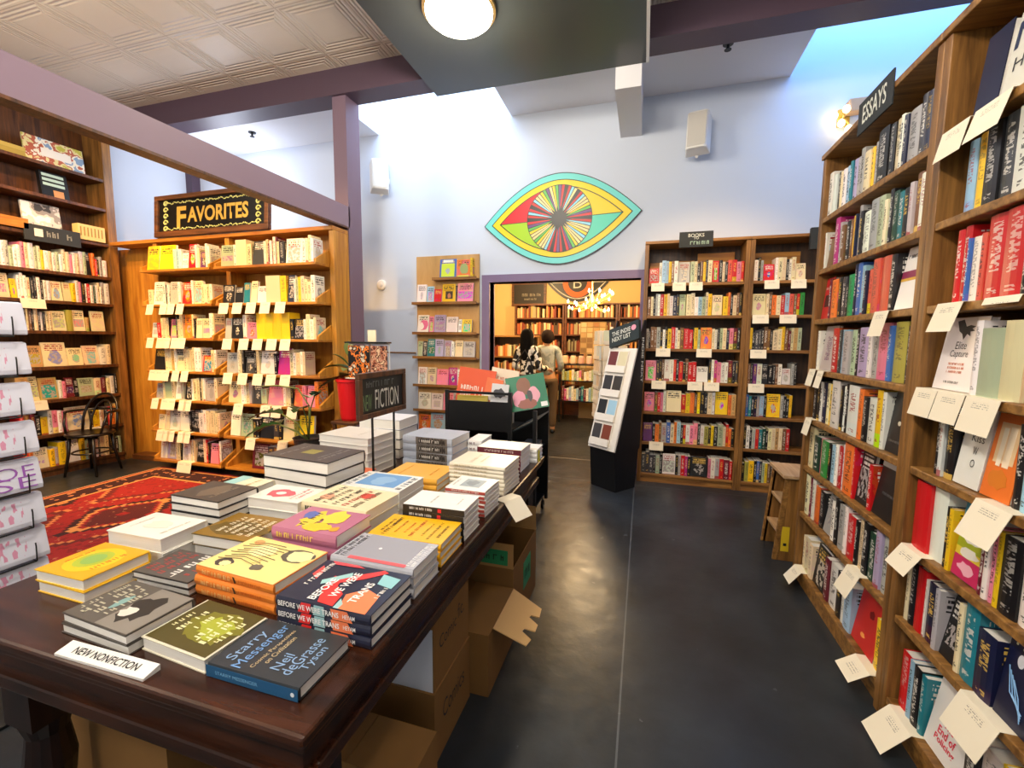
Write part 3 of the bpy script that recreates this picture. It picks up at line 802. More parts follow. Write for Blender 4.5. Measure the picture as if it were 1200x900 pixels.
# ---- bookcases against the back wall
BZ = [2.148, 1.812, 1.466, 1.12, .785, .45, .1]
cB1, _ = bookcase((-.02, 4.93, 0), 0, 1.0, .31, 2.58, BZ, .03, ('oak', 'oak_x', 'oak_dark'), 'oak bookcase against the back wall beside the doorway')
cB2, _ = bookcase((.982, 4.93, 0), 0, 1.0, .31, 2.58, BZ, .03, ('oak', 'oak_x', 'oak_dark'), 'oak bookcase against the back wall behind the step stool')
P1, P2 = 'back bookcase beside doorway', 'back bookcase behind step stool'
B1 = ['R8v w2 l3 l2 y2 i2 w3 S9 f3 c2 k2 i2 y2 k1.5 c3 R5 k2 c2 k2 h3 r3 p3 r2',
      'i3 c2 k2 s2 w2 r3 y3 c2 w3 n3 z2 F6 c4 c3 w3 l3 f3 c2 y3 C9 y4 o2 k2 c3 i2 k2',
      's2 k1.5 i3 i2 s3 k2 w2 k2 y3 r3 w2 c2 i3 r4 r3 k1 y3 f2 O9 c2 w2 k2 f2 c3 n2 p3 m3 k2',
      'P9 z2 k2 i2 w4 w3 r2 k2 r3 k2 i2 r3 r3 W9v k2 w2 q2 p3 w3 w2 m3 k2 z2',
      'P8 i2 r2 p2 w2 C11 r3 y3 o3 i2 y2 k3 k2 c3 w2 Y9! o2 x3',
      'V8 k2 o3 i2 s4 b3 c3 o2 l3 k2 r2 w3 p3 p3 k2 w3 a3 k2 y2 k3 f4 c2 r2 o2 k2',
      'z3 z3 z3 k2 f3 k2 W10 k2 s2 r3 q2 k2 K13 p2 w3 s3 r3 m4 r2']
B2 = ['w3 k2 s2 R9v w2 c3 c3 k2 w2 c3 C8v', 'C10 c2 i2 o3 c3 r3 l3 h3 i2 r2 g3', 'y2 k2 z3 z2 k2 i3 i2 k2 c4 c3 y2 i3 m2 c2 x3 f3',
      'i2 k2 v3 w4 K5 k3 k2 i2 w3 W7v s2 k2', 'b2 t2 k2 n2 s2 l3 k2 Y10! s2 k2 k2 y2', 'k2 w3 k2 s3 r3 t3 d3 k2 c3 c3 x3 c3 i3 r3', 'k2 a3 y4 k2 b2 z2 f2 y2 i2 k2 u3 k2 w2']
bb = dict(name='paperback_book', depth=.17, hard=False, hmin=.19, hmax=.235)
for i, z in enumerate(BZ):
    row(cB1, z, .045, .955, B1[i], P1, i + 1, rng=random.Random(300 + i), **bb)
    row(cB2, z, .045, (.5, .5, .5, .48, .46, .46, .42)[i], B2[i], P2, i + 1, rng=random.Random(330 + i), **bb)
for pl, cs, rows in ((P1, cB1, ((0, (.14, .35, .51)), (2, (.22, .62)), (3, (.19, .55, .71)), (5, (.19,)))), (P2, cB2, ((0, (.2, .43)), (1, (.12, .36)), (2, (.12,)), (3, (.12,))))):
    for ri, xs in rows:
        for k, x in enumerate(xs): shelf_card(cs, x, BZ[ri], .145 if ri != 0 else .13, pl, ri + 1, k + 1, drop=.085)
for x, wd, hh, lb in ((.125, .14, .13, 'ochre box panel at the left behind top shelf books, back bookcase beside doorway'), (.36, .3, .09 + .17, 'long low ochre panel behind top shelf books, back bookcase beside doorway'), (.72, .36, .33, 'tall ochre panel standing behind top shelf books, back bookcase beside doorway')):
    o = MB().box(x - wd / 2, .24, BZ[0] + .001, x + wd / 2, .27, BZ[0] + max(hh, .25)).build('storage_box', [M['honey_x']], None, bevel=.003); o.matrix_world = cB1.T
    tag(o, lb, 'box')
o = MB().box(.06, .24, BZ[0] + .001, .5, .27, BZ[0] + .31).build('storage_box', [M['honey_x']], None, bevel=.003); o.matrix_world = cB2.T
tag(o, 'wide ochre panel standing behind top shelf books, back bookcase behind step stool', 'box')
hang_sign(cB1, .49, -.013, 2.575, .32, .155, [('BOOKS', .04, .15, .034), ('TO', .012, .05, .026)], 'small black chalkboard section sign on top of the back bookcase')
_s = [o for o in COL.objects if o.name.startswith('section_sign')][-1]
scribble([c for c in _s.children][0], frame((.03, -.0088, -.035), X_, Z_, -Y_), 0, 0, .17, .034, '9ab8a4', 612)
o = MB().box(-.03, 0, 0, .03, .05, .2).build('bookend_sign', [M['slate']], None, bevel=.002); o.matrix_world = cB2.T @ Matrix.Translation((.52, -.06, 2.42)); tag(o, 'dark grey plaque at the top edge of the back bookcase by the right corner', 'plaque')

# ---- honey coloured display bookcase
FZ = [2.28, 1.9, 1.53, 1.165, .84, .475, .13]
cF = Case((-5.82, 3.8, 0), 0)
t = thing('display_bookcase', 'honey wood display bookcase with slanted bracket shelves under the gold lettered sign', 'bookcase', mat=cF.T)
W_ = 2.82; D_ = .2
for x in (.33, 1.41, W_ - .06): MB().box(x, 0, .04, x + .06, D_, 2.62).build('side_panel', [M['honey']], t, bevel=.004)
MB().box(-.72, D_, 0, W_ + .0, D_ + .025, 2.62).build('back_panel', [M['honey']], t)
MB().box(-.34, -.02, 2.62, W_, D_ + .025, 2.66).build('top_board', [M['honey_x']], t, bevel=.004)
MB().box(-.34, .04, 0, W_, D_, .06).build('plinth', [M['walnut_h']], t)
for z in FZ:
    for x0, x1 in ((.39, 1.41), (1.47, W_ - .06)):
        MB().box(x0, -.2, z - .025, x1, D_, z).build('shelf', [M['honey_x']], t, bevel=.004)
        for xx in (x0 + .002, x1 - .027):
            mb = MB(); mb.prism([(-.19, 0), (D_, 0), (D_, .24), (D_ - .03, .24), (-.19, .03)], xx, xx + .025, 'x', 0, Matrix.Translation((0, 0, z))); mb.build('bracket', [M['honey']], t)
PL, PR = 'left half of Favorites bookcase', 'right half of Favorites bookcase'
FL = ['Y14! Y18! w3 l2 w3 W7v R9 w2 c2 V7v w2 w2', 'c5v W13 w3 k2 w2 S11 w3 R12 w2 C9 c3 c3 c3 w3', 'W8v r4v c2 c3 c2 c2 k1 P8 k2 c3 c3 O10 c2 k1 C7 C9 w3 c2', 'K14 c3 c3 c2 x3 w2 C9v c3 c2 c3 c2 c2 w4 w3 R11v c3 w2',
      'S10v c2 f8~ c3 W8 s3 K9 w2 c4 c3 k2 c2 w2 S11 c3', 'C8v C5 W12 W12 k2 K8 w5 w3 c3 c2 c3 c2 c2 c2', 'W9 U13 c2 c3 k2 W9 w3 c2 w2 c2 K10 c3 r2 k2 P11 r2 w2']
FR = ['F12 w2 c9~ c4 Z10 w2 c2 m1 w2 m1 w2 m1 c2 k4 W13 w3 c2 c2 w2', 'K11v K8v T6 C6 W9v c12~! y5 N6! w2 f2 y2 c3 c2 c3 w3', 'S6 K11 w3 P9v y7~! y7~! y7~! y7~! k3 K8 w2 c3 w3 c2', 'S10 w2 c2 k2 Z8v k2 c2 W12 k2 Q10! c3 w2 c3 w2 c2 k9_',
      'C13 w3 w2 c3 s2 Z9 f5v P15v w2 c2 c2 k2 H8 p3 P8 o3', 'W9 F12 k3 k2 K12 z4 k3 C10 a3 Y12! k5_', 'c14_ M12 z4 i3 k8_ k5_ c14_']
fb = dict(name='display_book', hard=False, depth=.15)
for i, z in enumerate(FZ):
    row(cF, z, .43, 1.375, FL[i], PL, i + 1, setback=-.16, hmin=.2, hmax=.27, rng=random.Random(400 + i), **fb)
    row(cF, z, 1.51, 2.7, FR[i], PR, i + 1, setback=-.16, hmin=.2, hmax=.27, rng=random.Random(430 + i), **fb)
LC = {1: (.2, .47, .62, .8), 2: (.155, .36, .49, .65, .79), 3: (.155, .285, .42, .62, .8), 4: (.16, .36, .5, .72, .82), 5: (.22, .34, .44, .65, .76), 6: (.6, .74)}
RC = {1: (1.6, 1.78, 1.96, 2.14, 2.33), 2: (1.62, 1.84, 2.02, 2.2, 2.37), 3: (1.6, 1.8, 2.0, 2.17, 2.35), 4: (1.72, 2.08, 2.22, 2.42), 5: (1.86, 2.28)}
for D, pl in ((LC, PL), (RC, PR)):
    for ri, xs in D.items():
        for k, x in enumerate(xs):
            if D is LC: x = .5 + (x - .155) * .75 + (.0 if k else .0)
            o = shelf_card(cF, x, FZ[ri], .105 if D is LC else .125, pl, ri + 1, k + 1, drop=.115, tilt=12)
            o.matrix_world = cF.T @ Matrix.Translation((x, -.2, FZ[ri]))
# sign on top
t = thing('favorites_sign', 'long wooden framed black sign with gold FAVORITES lettering on honey bookcase', 'sign', mat=Matrix.Translation((-4.58, 3.80, 2.895)) @ Matrix.Rotation(R(-4), 4, 'X'))
sw, sh = 1.62, .46
for b_ in ((-sw / 2, -.03, sh / 2 - .05, sw / 2, .02, sh / 2), (-sw / 2, -.03, -sh / 2, sw / 2, .02, -sh / 2 + .06), (-sw / 2, -.03, -sh / 2 + .06, -sw / 2 + .05, .02, sh / 2 - .05), (sw / 2 - .05, -.03, -sh / 2 + .06, sw / 2, .02, sh / 2 - .05)):
    MB().box(*b_).build('frame_rail', [M['walnut_h']], t, bevel=.005)
MB().box(-sw / 2 + .05, -.005, -sh / 2 + .06, sw / 2 - .05, .01, sh / 2 - .05).build('board', [plain('sign_black', '0b0c0e', .3)], t)
text('F', t, M['gold'], frame((-.42, -.0075, -.02), X_, Z_, -Y_), .14, .24, bold=.03)
text('AVORITES', t, M['gold'], frame((.1, -.0075, .0), X_, Z_, -Y_), .86, .17, bold=.03)
mb = MB(); g0 = random.Random(3)
for s in (-1, 1):
    for k in range(31):
        x = -.66 + k * .0425
        mb.tube([(x, -.007, s * .145 + .012 * math.sin(k * 2.4)), (x + .02, -.007, s * .145 + .012 * math.cos(k * 1.7)), (x + .034, -.007, s * .145)], .006, 5)
    for k in range(5):
        zz = -.14 + k * .07; x = s * .66
        mb.tube([(x + .035 * math.cos(a * .8) * (1 - a * .09), -.007, zz + .035 * math.sin(a * .8) * (1 - a * .09)) for a in range(9)], .008, 5)
mb.build('scroll_border', [plain('gold_green_paint', 'c9cf86', .5)], t)

# ---- dark bookcase on the left wall
LZ = [3.39, 3.05, 2.64, 2.25, 1.93, 1.6, 1.205, .845, .465, .1]
cL, _ = bookcase((-6.2, 1.75, 0), R(90), 2.14, .33, 3.96, LZ, .035, ('oak', 'walnut', 'walnut'), 'very tall dark wood bookcase along the left wall', st=.09)
PLF = 'tall left wall bookcase'
LR = {3: 'c4 x4 w3 w3 s3 f3 w3 w3 p3 c3 w4 f3 c3 y2 w4 c3 w3 f3 w3 c3 c3 p3 w3 c3 w4 f3 K5 o3 r2 k2 s3 w5',
      4: 'k3 k2 C15 Y7 w3 w3 w3 c4 k3 k3 w4 k3 w4 w4 C14 C9 y5 w4 p3 k5 w2 r4 w4 d3 w2 c3 w2 s4 w6',
      5: 'x3 c3 k3 w2 k2 c2 i2 k2 c3 k2 w2 k2 c3 c2 C13 a5~ C12 x3v k2_ C14 k3_ k3_',
      6: 'X9 X12 C19! C13 C14 w6 c4 k3_',
      7: 'x9 C8 X15 w3 p3 M7 K4 F14 c6 m4 k1 c4 w4 k2',
      8: 'r3 i4 m3 k4 y5 w3 p4 w3 p4 C18! k2 y6 w2 c2 k3 r3 o3 x4',
      9: 'r4 o3 C12 y4 s3 y6 W12 y4 f4 z4 w3 k2 c4 c4 k6 k3 f3'}
for i, s in LR.items():
    row(cL, LZ[i], 1.12 if i > 4 else 1.0, 2.03, s, PLF, i + 1, fromright=True, name='art_book', setback=.03, hmin=.19, hmax=.265 if i not in (5,) else .24, depth=.2, rng=random.Random(500 + i))
for k, (x, ri, w) in enumerate(((1.3, 4, .2), (1.25, 7, .17), (1.72, 8, .18))): shelf_card(cL, x, LZ[ri], w, PLF, ri + 1, 1, drop=.1)
# things on its upper shelves
def prop_frame(case, x, z, w, h, d, mats, label, name, cat, tilt=8, y=.12):
    t = thing(name, label, cat, mat=case.T @ Matrix.Translation((x, y - .04, z + .009)) @ Matrix.Rotation(R(-tilt), 4, 'X'))
    return t
def art_mat(name, cols, scale, seed=0):
    m, nt, b = new_mat(name); g = NB(nt)
    tc = g.new('ShaderNodeTexCoord'); mp = g.new('ShaderNodeMapping'); mp.inputs['Location'].default_value = (seed, seed * 1.7, 0)
    g.link(tc.outputs['Object'], mp.inputs[0])
    n = g.new('ShaderNodeTexNoise'); n.inputs['Scale'].default_value = scale; n.inputs['Detail'].default_value = 3
    g.link(mp.outputs[0], n.inputs['Vector'])
    cr = g.new('ShaderNodeValToRGB'); cr.color_ramp.interpolation = 'CONSTANT'
    e = cr.color_ramp.elements
    while len(e) < len(cols): e.new(.5)
    for i, c in enumerate(cols): e[i].position = 0 if i == 0 else .32 + .36 * i / len(cols); e[i].color = (*hexc(c), 1)
    g.link(n.outputs['Fac'], cr.inputs[0]); g.link(cr.outputs[0], b.inputs['Base Color']); b.inputs['Roughness'].default_value = .35
    return m
t = prop_frame(cL, 1.66, LZ[0], .4, .2, .02, None, 'wide illustrated picture book standing open-faced on the top left shelf', 'picture_book', 'book')
MB().box(-.26, 0, 0, .26, .02, .27).build('cover', [art_mat('meadow_print', ['b7b24a', 'd9cf9a', 'b0604a', 'e6e2d2', '7f9ab8'], 9, 2)], t); MB().box(-.255, .02, .004, .255, .03, .266).build('page_block', [M['pages']], t)
MB().box(-.12, -.002, .08, .14, 0, .17).build('title_panel', [M['paper']], t)
t = prop_frame(cL, 1.3, LZ[0], .2, .1, .02, None, 'small yellowish box lying beside the wide picture book on top left shelf', 'storage_box', 'box', tilt=0)
MB().box(-.1, 0, 0, .1, .12, .09).build('box_body', [plain('mustard_box', 'a8923e', .6)], t); MB().box(-.102, -.002, .06, .102, .122, .1).build('lid', [plain('mustard_lid', 'b9a24c', .6)], t)
t = prop_frame(cL, 1.63, LZ[1], .2, .2, .02, None, 'black boxed tarot-like set standing on the second left shelf', 'boxed_set', 'box')
MB().box(-.12, 0, 0, .12, .05, .27).build('box_body', [M['black']], t)
for k in range(3): MB().box(-.1, -.002, .22 - k * .05, .09, 0, .25 - k * .05).build('title_line', [plain('pale_teal_print', 'a9c9c4', .6)], t)
MB().box(-.02, -.003, .0, .07, -.0005, .08).build('picture_label', [plain('tan_print', 'b98a5a', .6)], t)
t = prop_frame(cL, 1.02, LZ[1], .2, .2, .02, None, 'black book with pale portrait cover at the far left of the second shelf', 'picture_book', 'book')
MB().box(-.13, 0, 0, .13, .03, .29).build('cover', [M['black']], t); MB().lathe([(.075, 0), (.07, .004), (0, .005)], 20, T=Matrix.Translation((.03, 0, .16)) @ Matrix.Rotation(R(90), 4, 'X')).build('portrait', [plain('pale_print', 'd8b98e', .6)], t)
t = prop_frame(cL, 1.5, LZ[2] + .0, .2, .2, .02, None, 'grey photo book standing above black section plaque on the third left shelf', 'picture_book', 'book')
MB().box(-.16, 0, 0, .16, .03, .32).build('cover', [art_mat('grey_photo_print', ['3c3a38', '8c8884', 'c9c6c0', 'efeeea'], 7, 5)], t)
t = thing('section_sign', 'black chalk-lettered plaque hanging under the grey photo book on the left bookcase', 'sign', mat=cL.T @ Matrix.Translation((1.52, -.02, LZ[2] - .0)))
MB().box(-.24, -.0, -.1, .24, .018, .07).build('board', [M['slate']], t, bevel=.003); scribble(t, frame((.06, -.001, -.01), X_, Z_, -Y_), 0, 0, .24, .06, '8a8c84', 610)
MB().box(-.16, -.002, -.05, -.09, -.0002, .03).build('emblem', [M['chalk']], t)
t = prop_frame(cL, 1.88, LZ[2], .2, .2, .02, None, 'cream slatted paperback box set standing on the third left shelf', 'boxed_set', 'box', tilt=0, y=.03)
MB().box(-.13, 0, 0, .13, .1, .17).build('box_body', [plain('cream_box', 'dcc07e', .7)], t)
for k in range(7): MB().box(-.112 + k * .034, -.002, .04, -.1 + k * .034, 0, .14).build('slot', [plain('tan_slot', '9a7a40', .7)] if k == 0 else [bpy.data.materials['tan_slot']], t)
t = prop_frame(cL, 1.12, LZ[2], .2, .2, .02, None, 'low pale wooden tray at the left end of the third left shelf', 'wooden_tray', 'tray', tilt=0, y=.02)
MB().box(-.2, 0, 0, .2, .22, .01).build('base', [M['honey_x']], t)
for b_ in ((-.2, 0, .01, .2, .012, .1), (-.2, .208, .01, .2, .22, .1), (-.2, .012, .01, -.188, .208, .1), (.188, .012, .01, .2, .208, .1)): MB().box(*b_).build('tray_side', [M['honey_x']], t)

# ---- magazine rack hung on the back wall
cM = Case((-2.86, 5.235, .3), 0)
t = thing('magazine_rack', 'pale plywood magazine rack fixed to the wall left of the doorway', 'magazine rack', mat=cM.T)
MB().box(0, -.02, 0, .87, .0, 2.3).build('back_board', [wood('pale_ply', 'b48a50', 'cfa468', scale=(6, 6, 1))], t, bevel=.003)
MZ = [2.0, 1.7, 1.32, 1.01, .647, .32, .04]
for i, z in enumerate(MZ):
    MB().box(-.02 if i else .27, -.12, z - .018, .87, -.02, z).build('shelf', [M['oak_x']], t, bevel=.003)
    MB().box(-.02 if i else .27, -.125, z - .018, .87, -.12, z + .015).build('lip', [M['oak_x']], t)
mags = ['B16! O13 y2 k2_', 'W11 L8 R9v Y15 k1 P17 k2_', 'W13 P6 U13 W13 W4v Y11v k3_', 'F6 K5 T9 U10 U9 w3 C9 S13', 'W8 C8 P10 Q8 w3 w2 C6 k3_', 'W11 W10 P9 s3 W12 k2_', 'O9 L11 U9 W8 k4_']
for i, s in enumerate(mags):
    mg = row(cM, MZ[i] + .0, .36 if i == 0 else .04, .84, s, 'magazine rack left of doorway', i + 1, name='magazine', setback=-.115, hmin=.2, hmax=.24, hard=False, depth=.08, rng=random.Random(600 + i))
    if i == 0:
        deco(mg[0], lambda b, F_, w, h: (patch(b, F_, rect(-w * .4, -h * .42, w * .4, h * .26), 'c8dc3c'), patch(b, F_, rect(-w * .3, h * .32, w * .3, h * .46), 'e8e6d0'), patch(b, F_, ell(0, -.03, .03, .035, 16, 0, .2, 2), 'a8b0b4', lift=.0004)))
        deco(mg[1], lambda b, F_, w, h: (patch(b, F_, ell(.01, -.0, w * .3, h * .3, 16, 0, .15, 3), '9aa86a'), patch(b, F_, rect(-w * .42, -h * .46, w * .42, -h * .36), 'd8d450')))
    if i == 1: deco([q for q in mg if 'yellow book facing' in q['label']][0], lambda b, F_, w, h: (patch(b, F_, rect(-w * .25, -h * .3, w * .3, h * .12), '3a2a22'), patch(b, F_, ell(.005, -.03, w * .14, h * .14, 12, 0, .2, 4), 'b87858', lift=.0004), scribble(b, F_, 0, h * .33, w * .8, .02, '7a6a10', 730)))
    if i == 2: deco(mg[0], lambda b, F_, w, h: (patch(b, F_, ell(.01, -.02, w * .38, h * .3, 14, 0, .2, 5), 'd86a94'), patch(b, F_, ell(-.02, -.03, w * .2, h * .2, 14, 0, .2, 6), 'e8e0d8', lift=.0004), scribble(b, F_, 0, h * .38, w * .8, .018, '4a7a5a', 731)))
# ------------------------------------------------------------------ the big display table
TX0, TX1, TY0, TY1, TZ = -1.86, -.6, .625, 2.8, .78
t = thing('display_table', 'big dark mahogany display table covered with stacks of new books', 'table', ((TX0 + TX1) / 2, (TY0 + TY1) / 2, 0))
ox, oy = (TX0 + TX1) / 2, (TY0 + TY1) / 2
hx, hy = (TX1 - TX0) / 2, (TY1 - TY0) / 2
def ring(mb, i0, i1, z0, z1):
    a, b_, c, d = hx - i0, hy - i0, hx - i1, hy - i1
    for q in ((-a, -b_, a, -d), (-a, d, a, b_), (-a, -d, -c, d), (c, -d, a, d)): mb.box(q[0], q[1], z0, q[2], q[3], z1)
mb = MB(); mb.box(-hx, -hy, .752, hx, hy, TZ); mb.build('table_top', [M['mahogany']], t, bevel=.008)
mb = MB(); ring(mb, .012, .06, .728, .752); mb.build('edge_moulding', [M['mahogany']], t, bevel=.006)
mb = MB(); ring(mb, .045, .07, .63, .728); mb.build('apron', [M['mahogany']], t)
mb = MB(); ring(mb, .03, .07, .6, .645); mb.build('lower_moulding', [M['mahogany']], t, bevel=.008)
for sx in (-1, 1):
    for sy in (-1, 1):
        mb = MB(); x, y = sx * (hx - .12) + (.1 if sx < 0 else 0), sy * (hy - .12) - (.0 if sy < 0 else .02)
        mb.box(x - .06, y - .06, .45, x + .06, y + .06, .6); mb.lathe([(.05, .06), (.06, .1), (.045, .16), (.06, .3), (.048, .4), (.062, .45)], 16, c=(x, y, 0)); mb.box(x - .055, y - .055, 0, x + .055, y + .055, .06)
        mb.build('leg', [M['mahogany_v']], t)
ROLE = ['', 'top of stack', 'second from top', 'third from top', 'fourth from top', 'fifth from top', 'sixth from top', 'lowest of stack']
def stack(desc, cx, cy, w, d, t_, n, side, color, top=None, spine=None, yaw=0, base=TZ, under=None, blank=True, seed=0):
    """n books lying flat, spine towards the camera (F) or away from it (B)"""
    rg = random.Random(int(abs(cx * 977 + cy * 613) * 10))
    z = base
    for k in range(n):
        yw = R(yaw + (rg.uniform(-1.3, 1.3) if n > 1 else 0))
        Xp = Vector((math.cos(yw), math.sin(yw), 0)); Yp = Vector((-math.sin(yw), math.cos(yw), 0))
        c = Vector((cx + rg.uniform(-.003, .003), cy + rg.uniform(-.003, .003), 0))
        if side == 'F': o = c + Xp * w / 2 - Yp * d / 2; T = frame(o, Z_, Yp, -Xp)
        else: o = c - Xp * w / 2 + Yp * d / 2; T = frame(o, Z_, -Yp, Xp)
        T = Matrix.Translation((0, 0, z + t_ / 2 + .0004)) @ T
        z += t_ + .0006
        pos = n - k
        lab = desc if n == 1 else f'{desc}, {ROLE[pos] if pos < n or n == 2 and pos < 2 else "lowest of stack"}'
        if n > 1 and pos == 1: lab = f'{desc}, top of stack'
        col = color if (pos == 1 or not under) else under
        b = add_book('stacked_book', lab, 'book', T, t_, d, w, hexc(col), f'{desc}s' if n > 1 else None, True, blank, True)
        tt = round(t_, 3); dd = round(d / .005) * .005; hh = round(w / .005) * .005
        cvr = [c for c in b.children if c.name.startswith('cover')][0]
        if pos == 1 and top:
            FT = frame((tt / 2 + .0005, dd / 2, hh / 2), Y_, Z_, X_)
            top(cvr, FT, dd, hh)
        if spine:
            SF = frame((0, -.0006, hh / 2), -Z_, X_, -Y_)
            spine(cvr, SF, hh, tt, pos)
def tl(b, FT, s, x, y, w, h, col, lift=.0006, bold=.01):
    return text(s, b, inkm(col), FT @ Matrix.Translation((x, y, lift)), w, h, 'title', bold)

def top_starry(b, F_, d, h):
    tl(b, F_, 'Starry', -.01, .085, .10, .034, '86a6cc', bold=0); tl(b, F_, 'Messenger', 0, .05, .15, .036, '6f9ad0', bold=0)
    tl(b, F_, 'Cosmic Perspectives', -.0, .018, .13, .014, 'c9b48a', bold=0); tl(b, F_, 'on Civilization', 0, .0, .09, .014, 'c9b48a', bold=0)
    tl(b, F_, 'Neil', -.03, -.035, .05, .026, '86a6cc', bold=0); tl(b, F_, 'deGrasse', 0, -.066, .12, .03, '86a6cc', bold=0); tl(b, F_, 'Tyson', .0, -.098, .075, .028, '86a6cc', bold=0)
def sp_starry(b, F_, h, t_, pos):
    patch(b, F_, rect(-h / 2, -t_ / 2 + .001, h / 2, t_ / 2 - .001), '1f567e', 'spine_panel'); text('STARRY MESSENGER', b, inkm('86c0e6'), F_ @ Matrix.Translation((-.04, 0, .0008)), .12, .008, 'title', .0)
    patch(b, F_, ell(h / 2 - .014, 0, .005, .005), 'dfe6ea', 'emblem', .0006)
stack('dark slate hardcover with hand-lettered blue title alone at the table front corner', -.80, .775, .255, .17, .03, 1, 'F', '33363a', top_starry, sp_starry)
def lines(b, F_, specs, col, seed=0):
    for i, (x, y, w, h) in enumerate(specs): scribble(b, F_, x, y, w, h, col, seed * 31 + i)
def top_olive(b, F_, d, h):
    patch(b, F_, rect(-d / 2 + .006, -h / 2 + .006, d / 2 - .006, h / 2 - .006), '4e4416'); patch(b, F_, ell(.0, .02, .055, .08, 26, 0, .18, 4), '77721e', lift=.0003); patch(b, F_, ell(.0, .03, .035, .05, 26, 0, .3, 5), 'a2a834', lift=.0005)
    lines(b, F_, [(0, .08, .08, .016), (0, .05, .11, .02), (0, .02, .1, .02), (0, -.02, .06, .016), (0, -.055, .08, .016), (0, -.085, .05, .012)], 'e6e2b0', 3)
stack('olive and moss green hardcover with pale lettering alone near the table front edge', -1.04, .785, .225, .17, .034, 1, 'B', 'd8d2bc', top_olive, yaw=-4)
def top_grey(b, F_, d, h):
    patch(b, F_, rect(-d / 2 + .002, -h / 2 + .002, d / 2 - .002, h / 2 - .002), '57514a'); patch(b, F_, rect(-d / 2 + .004, .0, d / 2 - .004, h / 2 - .004), '847d74', lift=.0003)
    patch(b, F_, ell(.0, .045, .05, .045, 18, 0, .25, 2), '2a2622', lift=.0005); patch(b, F_, ell(.02, .03, .024, .022, 14, 0, .3, 8), 'd6cfc4', lift=.0007); patch(b, F_, ell(.0, -.035, .03, .012, 14, 0, .2, 9), '7fa4a0', lift=.0005)
    lines(b, F_, [(0, -.11, .12, .014), (0, -.08, .13, .022), (0, -.05, .12, .02), (0, -.018, .1, .016)], 'b9b49c', 5)
stack('grey hardcover with a black and white portrait behind the white strip sign', -1.292, .77, .26, .165, .026, 2, 'B', '4a443e', top_grey, yaw=-3)
def top_yg(b, F_, d, h):
    patch(b, F_, rect(-d / 2 + .002, -h / 2 + .002, d / 2 - .002, h / 2 - .002), 'f0a81c'); patch(b, F_, ell(0, 0, d / 2 - .02, h / 2 - .025), 'f6c424', lift=.0003); patch(b, F_, ell(0, -.005, .05, .05), 'b0bc3c', lift=.0005); patch(b, F_, ell(0, -.005, .032, .032), '8fb45a', lift=.0007)
    lines(b, F_, [(0, .055, .1, .014), (0, -.07, .08, .01)], 'd4641c', 6)
stack('bright yellow hardcover with a green sunburst at the table left edge', -1.62, .885, .21, .185, .035, 2, 'B', 'f0c030', top_yg)
def top_mozart(b, F_, d, h):
    patch(b, F_, rect(-d / 2 + .002, -h / 2 + .002, d / 2 - .002, h / 2 - .002), '56504a')
    lines(b, F_, [(0, -.085, .11, .018), (0, -.055, .12, .02), (0, -.02, .12, .02)], 'a8403c', 7); lines(b, F_, [(0, .025, .13, .024)], 'e6e2da', 8); lines(b, F_, [(0, .07, .11, .018)], 'a8403c', 9)
stack('dark grey hardcover with red and white lettering beside the orange stack', -1.382, .985, .23, .15, .021, 2, 'B', '3e3a36', top_mozart)
def top_white(b, F_, d, h):
    patch(b, F_, ell(.0, .0, .03, .05, 16, 0, .3, 3), 'efe6d4'); lines(b, F_, [(0, .08, .1, .01), (0, -.08, .08, .008)], 'd6cdb8', 10)
stack('plain white paperback-like hardcover behind the yellow stack at left', -1.63, 1.085, .25, .17, .05, 2, 'B', 'f0ece2', top_white)
def top_dark7(b, F_, d, h):
    patch(b, F_, rect(-d / 2 + .002, -h / 2 + .002, d / 2 - .002, h / 2 - .002), '4c443e'); patch(b, F_, ell(0, 0, .06, .05, 20, 0, .25, 6), '6c5e50', lift=.0003); lines(b, F_, [(0, .05, .12, .016)], '8a7c6a', 12)
stack('black-boarded hardcover with brown cover beside the red rug', -1.63, 1.3, .25, .18, .03, 5, 'B', '24201e', top_dark7, under='16161a')
def top_gold(b, F_, d, h):
    patch(b, F_, rect(-d / 2 + .002, -h / 2 + .002, d / 2 - .002, h / 2 - .002), '8f6a1e'); patch(b, F_, ell(.02, 0, .05, .12, 20, 0, .25, 6), '6a5218', lift=.0003)
    for i in range(5): scribble(b, F_, 0, .08 - i * .034, .13, .017, 'f2e6c8', 130 + i)
stack('brown and gold hardcover with white lettering rows left of the mauve book', -1.375, 1.2, .25, .195, .04, 2, 'B', '6a5a3a', top_gold)
def top_orange(b, F_, d, h):
    patch(b, F_, rect(-d / 2 + .002, -h / 2 + .002, d / 2 - .002, h / 2 - .002), 'eed98c')
    for i, (x, y, a, c) in enumerate(((-.06, .09, .03, '4a3f38'), (-.065, .08, .02, 'f2e2a0'), (-.05, -.03, .022, '6a6050'), (.045, -.09, .055, '5c5648'), (.045, -.1, .045, 'f4e7a6'), (.03, .04, .05, 'f6e9a8'), (-.02, .02, .03, 'e6cf80'), (.07, .1, .02, 'e0a060'))): patch(b, F_, ell(x, y, a * .7, a, 18, 0, .14, i), c, lift=.0004 + i * .0002)
    mb = MB()
    for i in range(9): mb.tube([(-.05 + i * .014, .13 - .01 * (i % 3), .0022), (-.03 + i * .013, .06, .0022), (-.045 + i * .015, -.01 - .012 * (i % 4), .0022)], .0012, 4)
    o = mb.build('line_drawing', [inkm('6a5a40')], b); o.matrix_local = F_
